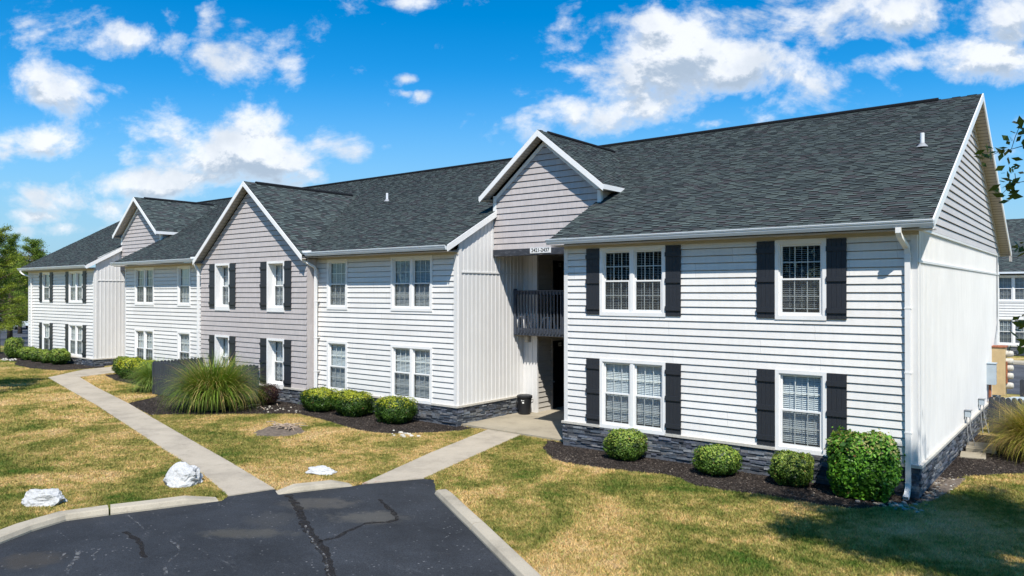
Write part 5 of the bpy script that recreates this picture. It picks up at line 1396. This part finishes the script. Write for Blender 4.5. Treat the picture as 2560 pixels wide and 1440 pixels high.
# trees across the lot, behind the viewpoint: the windows mirror them
for i, (tx, ty, th) in enumerate(((-46, -38, 13), (-36, -44, 15), (-27, -47, 13.5), (-18, -50, 15), (-9, -52, 14), (0, -50, 15.5), (10, -52, 13.5), (20, -50, 15), (31, -47, 14))):
    leaf_tree(tx, ty, th, 6.0, 'broad leafy tree across the lot, mirrored in the windows', 120+i, leaf=.34, nleaf=9, trunk=.3, base=.22, depth=3, limbs=12, group='trees across the parking lot', cols=((.025, .05, .01), (.09, .14, .03)))

# ------------------------------------------------------------------ car
def car(x, y, rot, label):
    t = thing('parked_car', label, 'car', (0, 0, 0)); g = gz(x)
    side = [(-2.25, .35), (-2.28, .72), (-2.1, .95), (-1.55, 1.02), (-1.0, 1.42), (-.2, 1.50), (.55, 1.42), (1.15, 1.03), (1.9, .93), (2.2, .75), (2.25, .38)]
    bm = MB(); rings = []
    for yy, k, zs in ((-.88, .96, .97), (-.86, 1, 1), (.86, 1, 1), (.88, .96, .97)): rings.append([(p[0]*k, yy*(.80 if p[1] > 1.2 else 1), p[1]*zs) for p in side])
    bm.extrude(None, rings); body = bm.build('body', 'carpaint', t, recalc=True, smooth=False)
    for (pts) in ([(-1.42, 1.04), (-.98, 1.36), (-.25, 1.43), (-.25, 1.04)], [(-.15, 1.04), (-.15, 1.43), (.48, 1.37), (.98, 1.04)]):
        for s_ in (-1, 1):
            w = MB(); w.face([(p[0], s_*(.895 if p[1] < 1.2 else .72), p[1]) for p in pts]); w.build('side_window', 'carglass', t)
    w = MB(); w.face([(1.18, -.8, 1.05), (1.18, .8, 1.05), (.62, .66, 1.42), (.62, -.66, 1.42)]); w.build('windshield', 'carglass', t)
    for wx in (-1.4, 1.42):
        for s_ in (-1, 1):
            w = MB(); w.tube([(wx, s_*.70, .33), (wx, s_*.90, .33)], .33, 20); wh = w.build('wheel', 'tyre', t)
            w = MB(); w.tube([(wx, s_*.88, .33), (wx, s_*.915, .33)], .2, 14); w.build('rim', 'metal', wh)
    for s_ in (-1, 1):
        w = MB(); w.box(2.1, 2.22, s_*.62-.16, s_*.62+.16, .66, .80); w.build('headlight', 'plastic', t)
    t.location = (x, y, g+.01); t.rotation_euler = (0, 0, rot); return t
car(-90.5, 14.2, -.15, 'white sedan parked beyond the pine at the far left')

# ------------------------------------------------------------------ the building behind, seen past the right corner
def rear_building():
    t = thing('apartment_building', 'distant matching white sided apartment building behind, at the right edge', 'building', (0, 0, 0)); Y = 43.5; X0, X1 = -16.0, 14.0
    wins = [(-2.78, -.9), (2.4, 4.3), (-7.4, -5.5), (-12, -10.1)]
    zu, zl = (3.66, 5.45), (.72, 2.55)
    op = [(a+.05, c-.05, z[0]+.05, z[1]-.05) for a, c in wins for z in (zu, zl)]
    lap('wall', t, 'vinyl', ('y', Y), rect_span(X0, X1), .7, 5.5, op)
    for a, c in wins:
        for z, tl in ((zu, 25), (zl, 15)): window(a, c, z[0], z[1], Y, 2, tilt=tl, parent=t, seed=int(a*7+z[0]))
    stone_run('stone_base', t, 'y', Y-.02, X0, X1, .05, .64, 77); b = MB(); b.box(X0, X1, Y-.09, Y, .64, .70); b.build('stone_cap', 'cap', t)
    b = MB(); b.box(X0, X1, Y+1.5, Y+1.6, 0, 5.5); b.box(X0, X1, Y+.2, Y+1.5, 2.8, 3.1); b.box(X0, X0+.1, Y, Y+15, 0, 5.5); b.box(X1-.1, X1, Y, Y+15, 0, 5.5); b.box(X0, X1, Y+15, Y+15.1, 0, 5.5); b.build_split('wall', 'vert', t)
    b = MB(); ye, ze, yr = Y-.46, 5.70, Y+7.5; zr = ze+(yr-ye)*SL
    slab(b, [(X0-.3, ye, ze), (X1+.3, ye, ze), (X1+.3, yr, zr), (X0-.3, yr, zr)]); slab(b, [(X0-.3, yr, zr), (X1+.3, yr, zr), (X1+.3, yr+8, ze), (X0-.3, yr+8, ze)])
    r = b.build('roof', 'ridge', t); shingles('shingle_field', (-9, ye, ze), (1, 0, 0), Vf, 15, math.hypot(yr-ye, zr-ze), 71, parent=r, expo=.142); shingles('shingle_field', (X0-.3, ye, ze), (1, 0, 0), Vf, 7.3, math.hypot(yr-ye, zr-ze), 72, parent=r, expo=.28); shingles('shingle_field', (6, ye, ze), (1, 0, 0), Vf, 8.3, math.hypot(yr-ye, zr-ze), 73, parent=r, expo=.28)
    b = MB(); b.box(X0-.3, X1+.3, ye-.09, ye+.03, ze-.14, ze-.01); b.build('gutter', 'gutter', t)
    b = MB()
    for x in (X0, X1):
        b.face([(x, Y, 5.5), (x, Y+15, 5.5), (x, yr, zr-.1)])
    b.build_split('wall', 'gable', t)
rear_building()
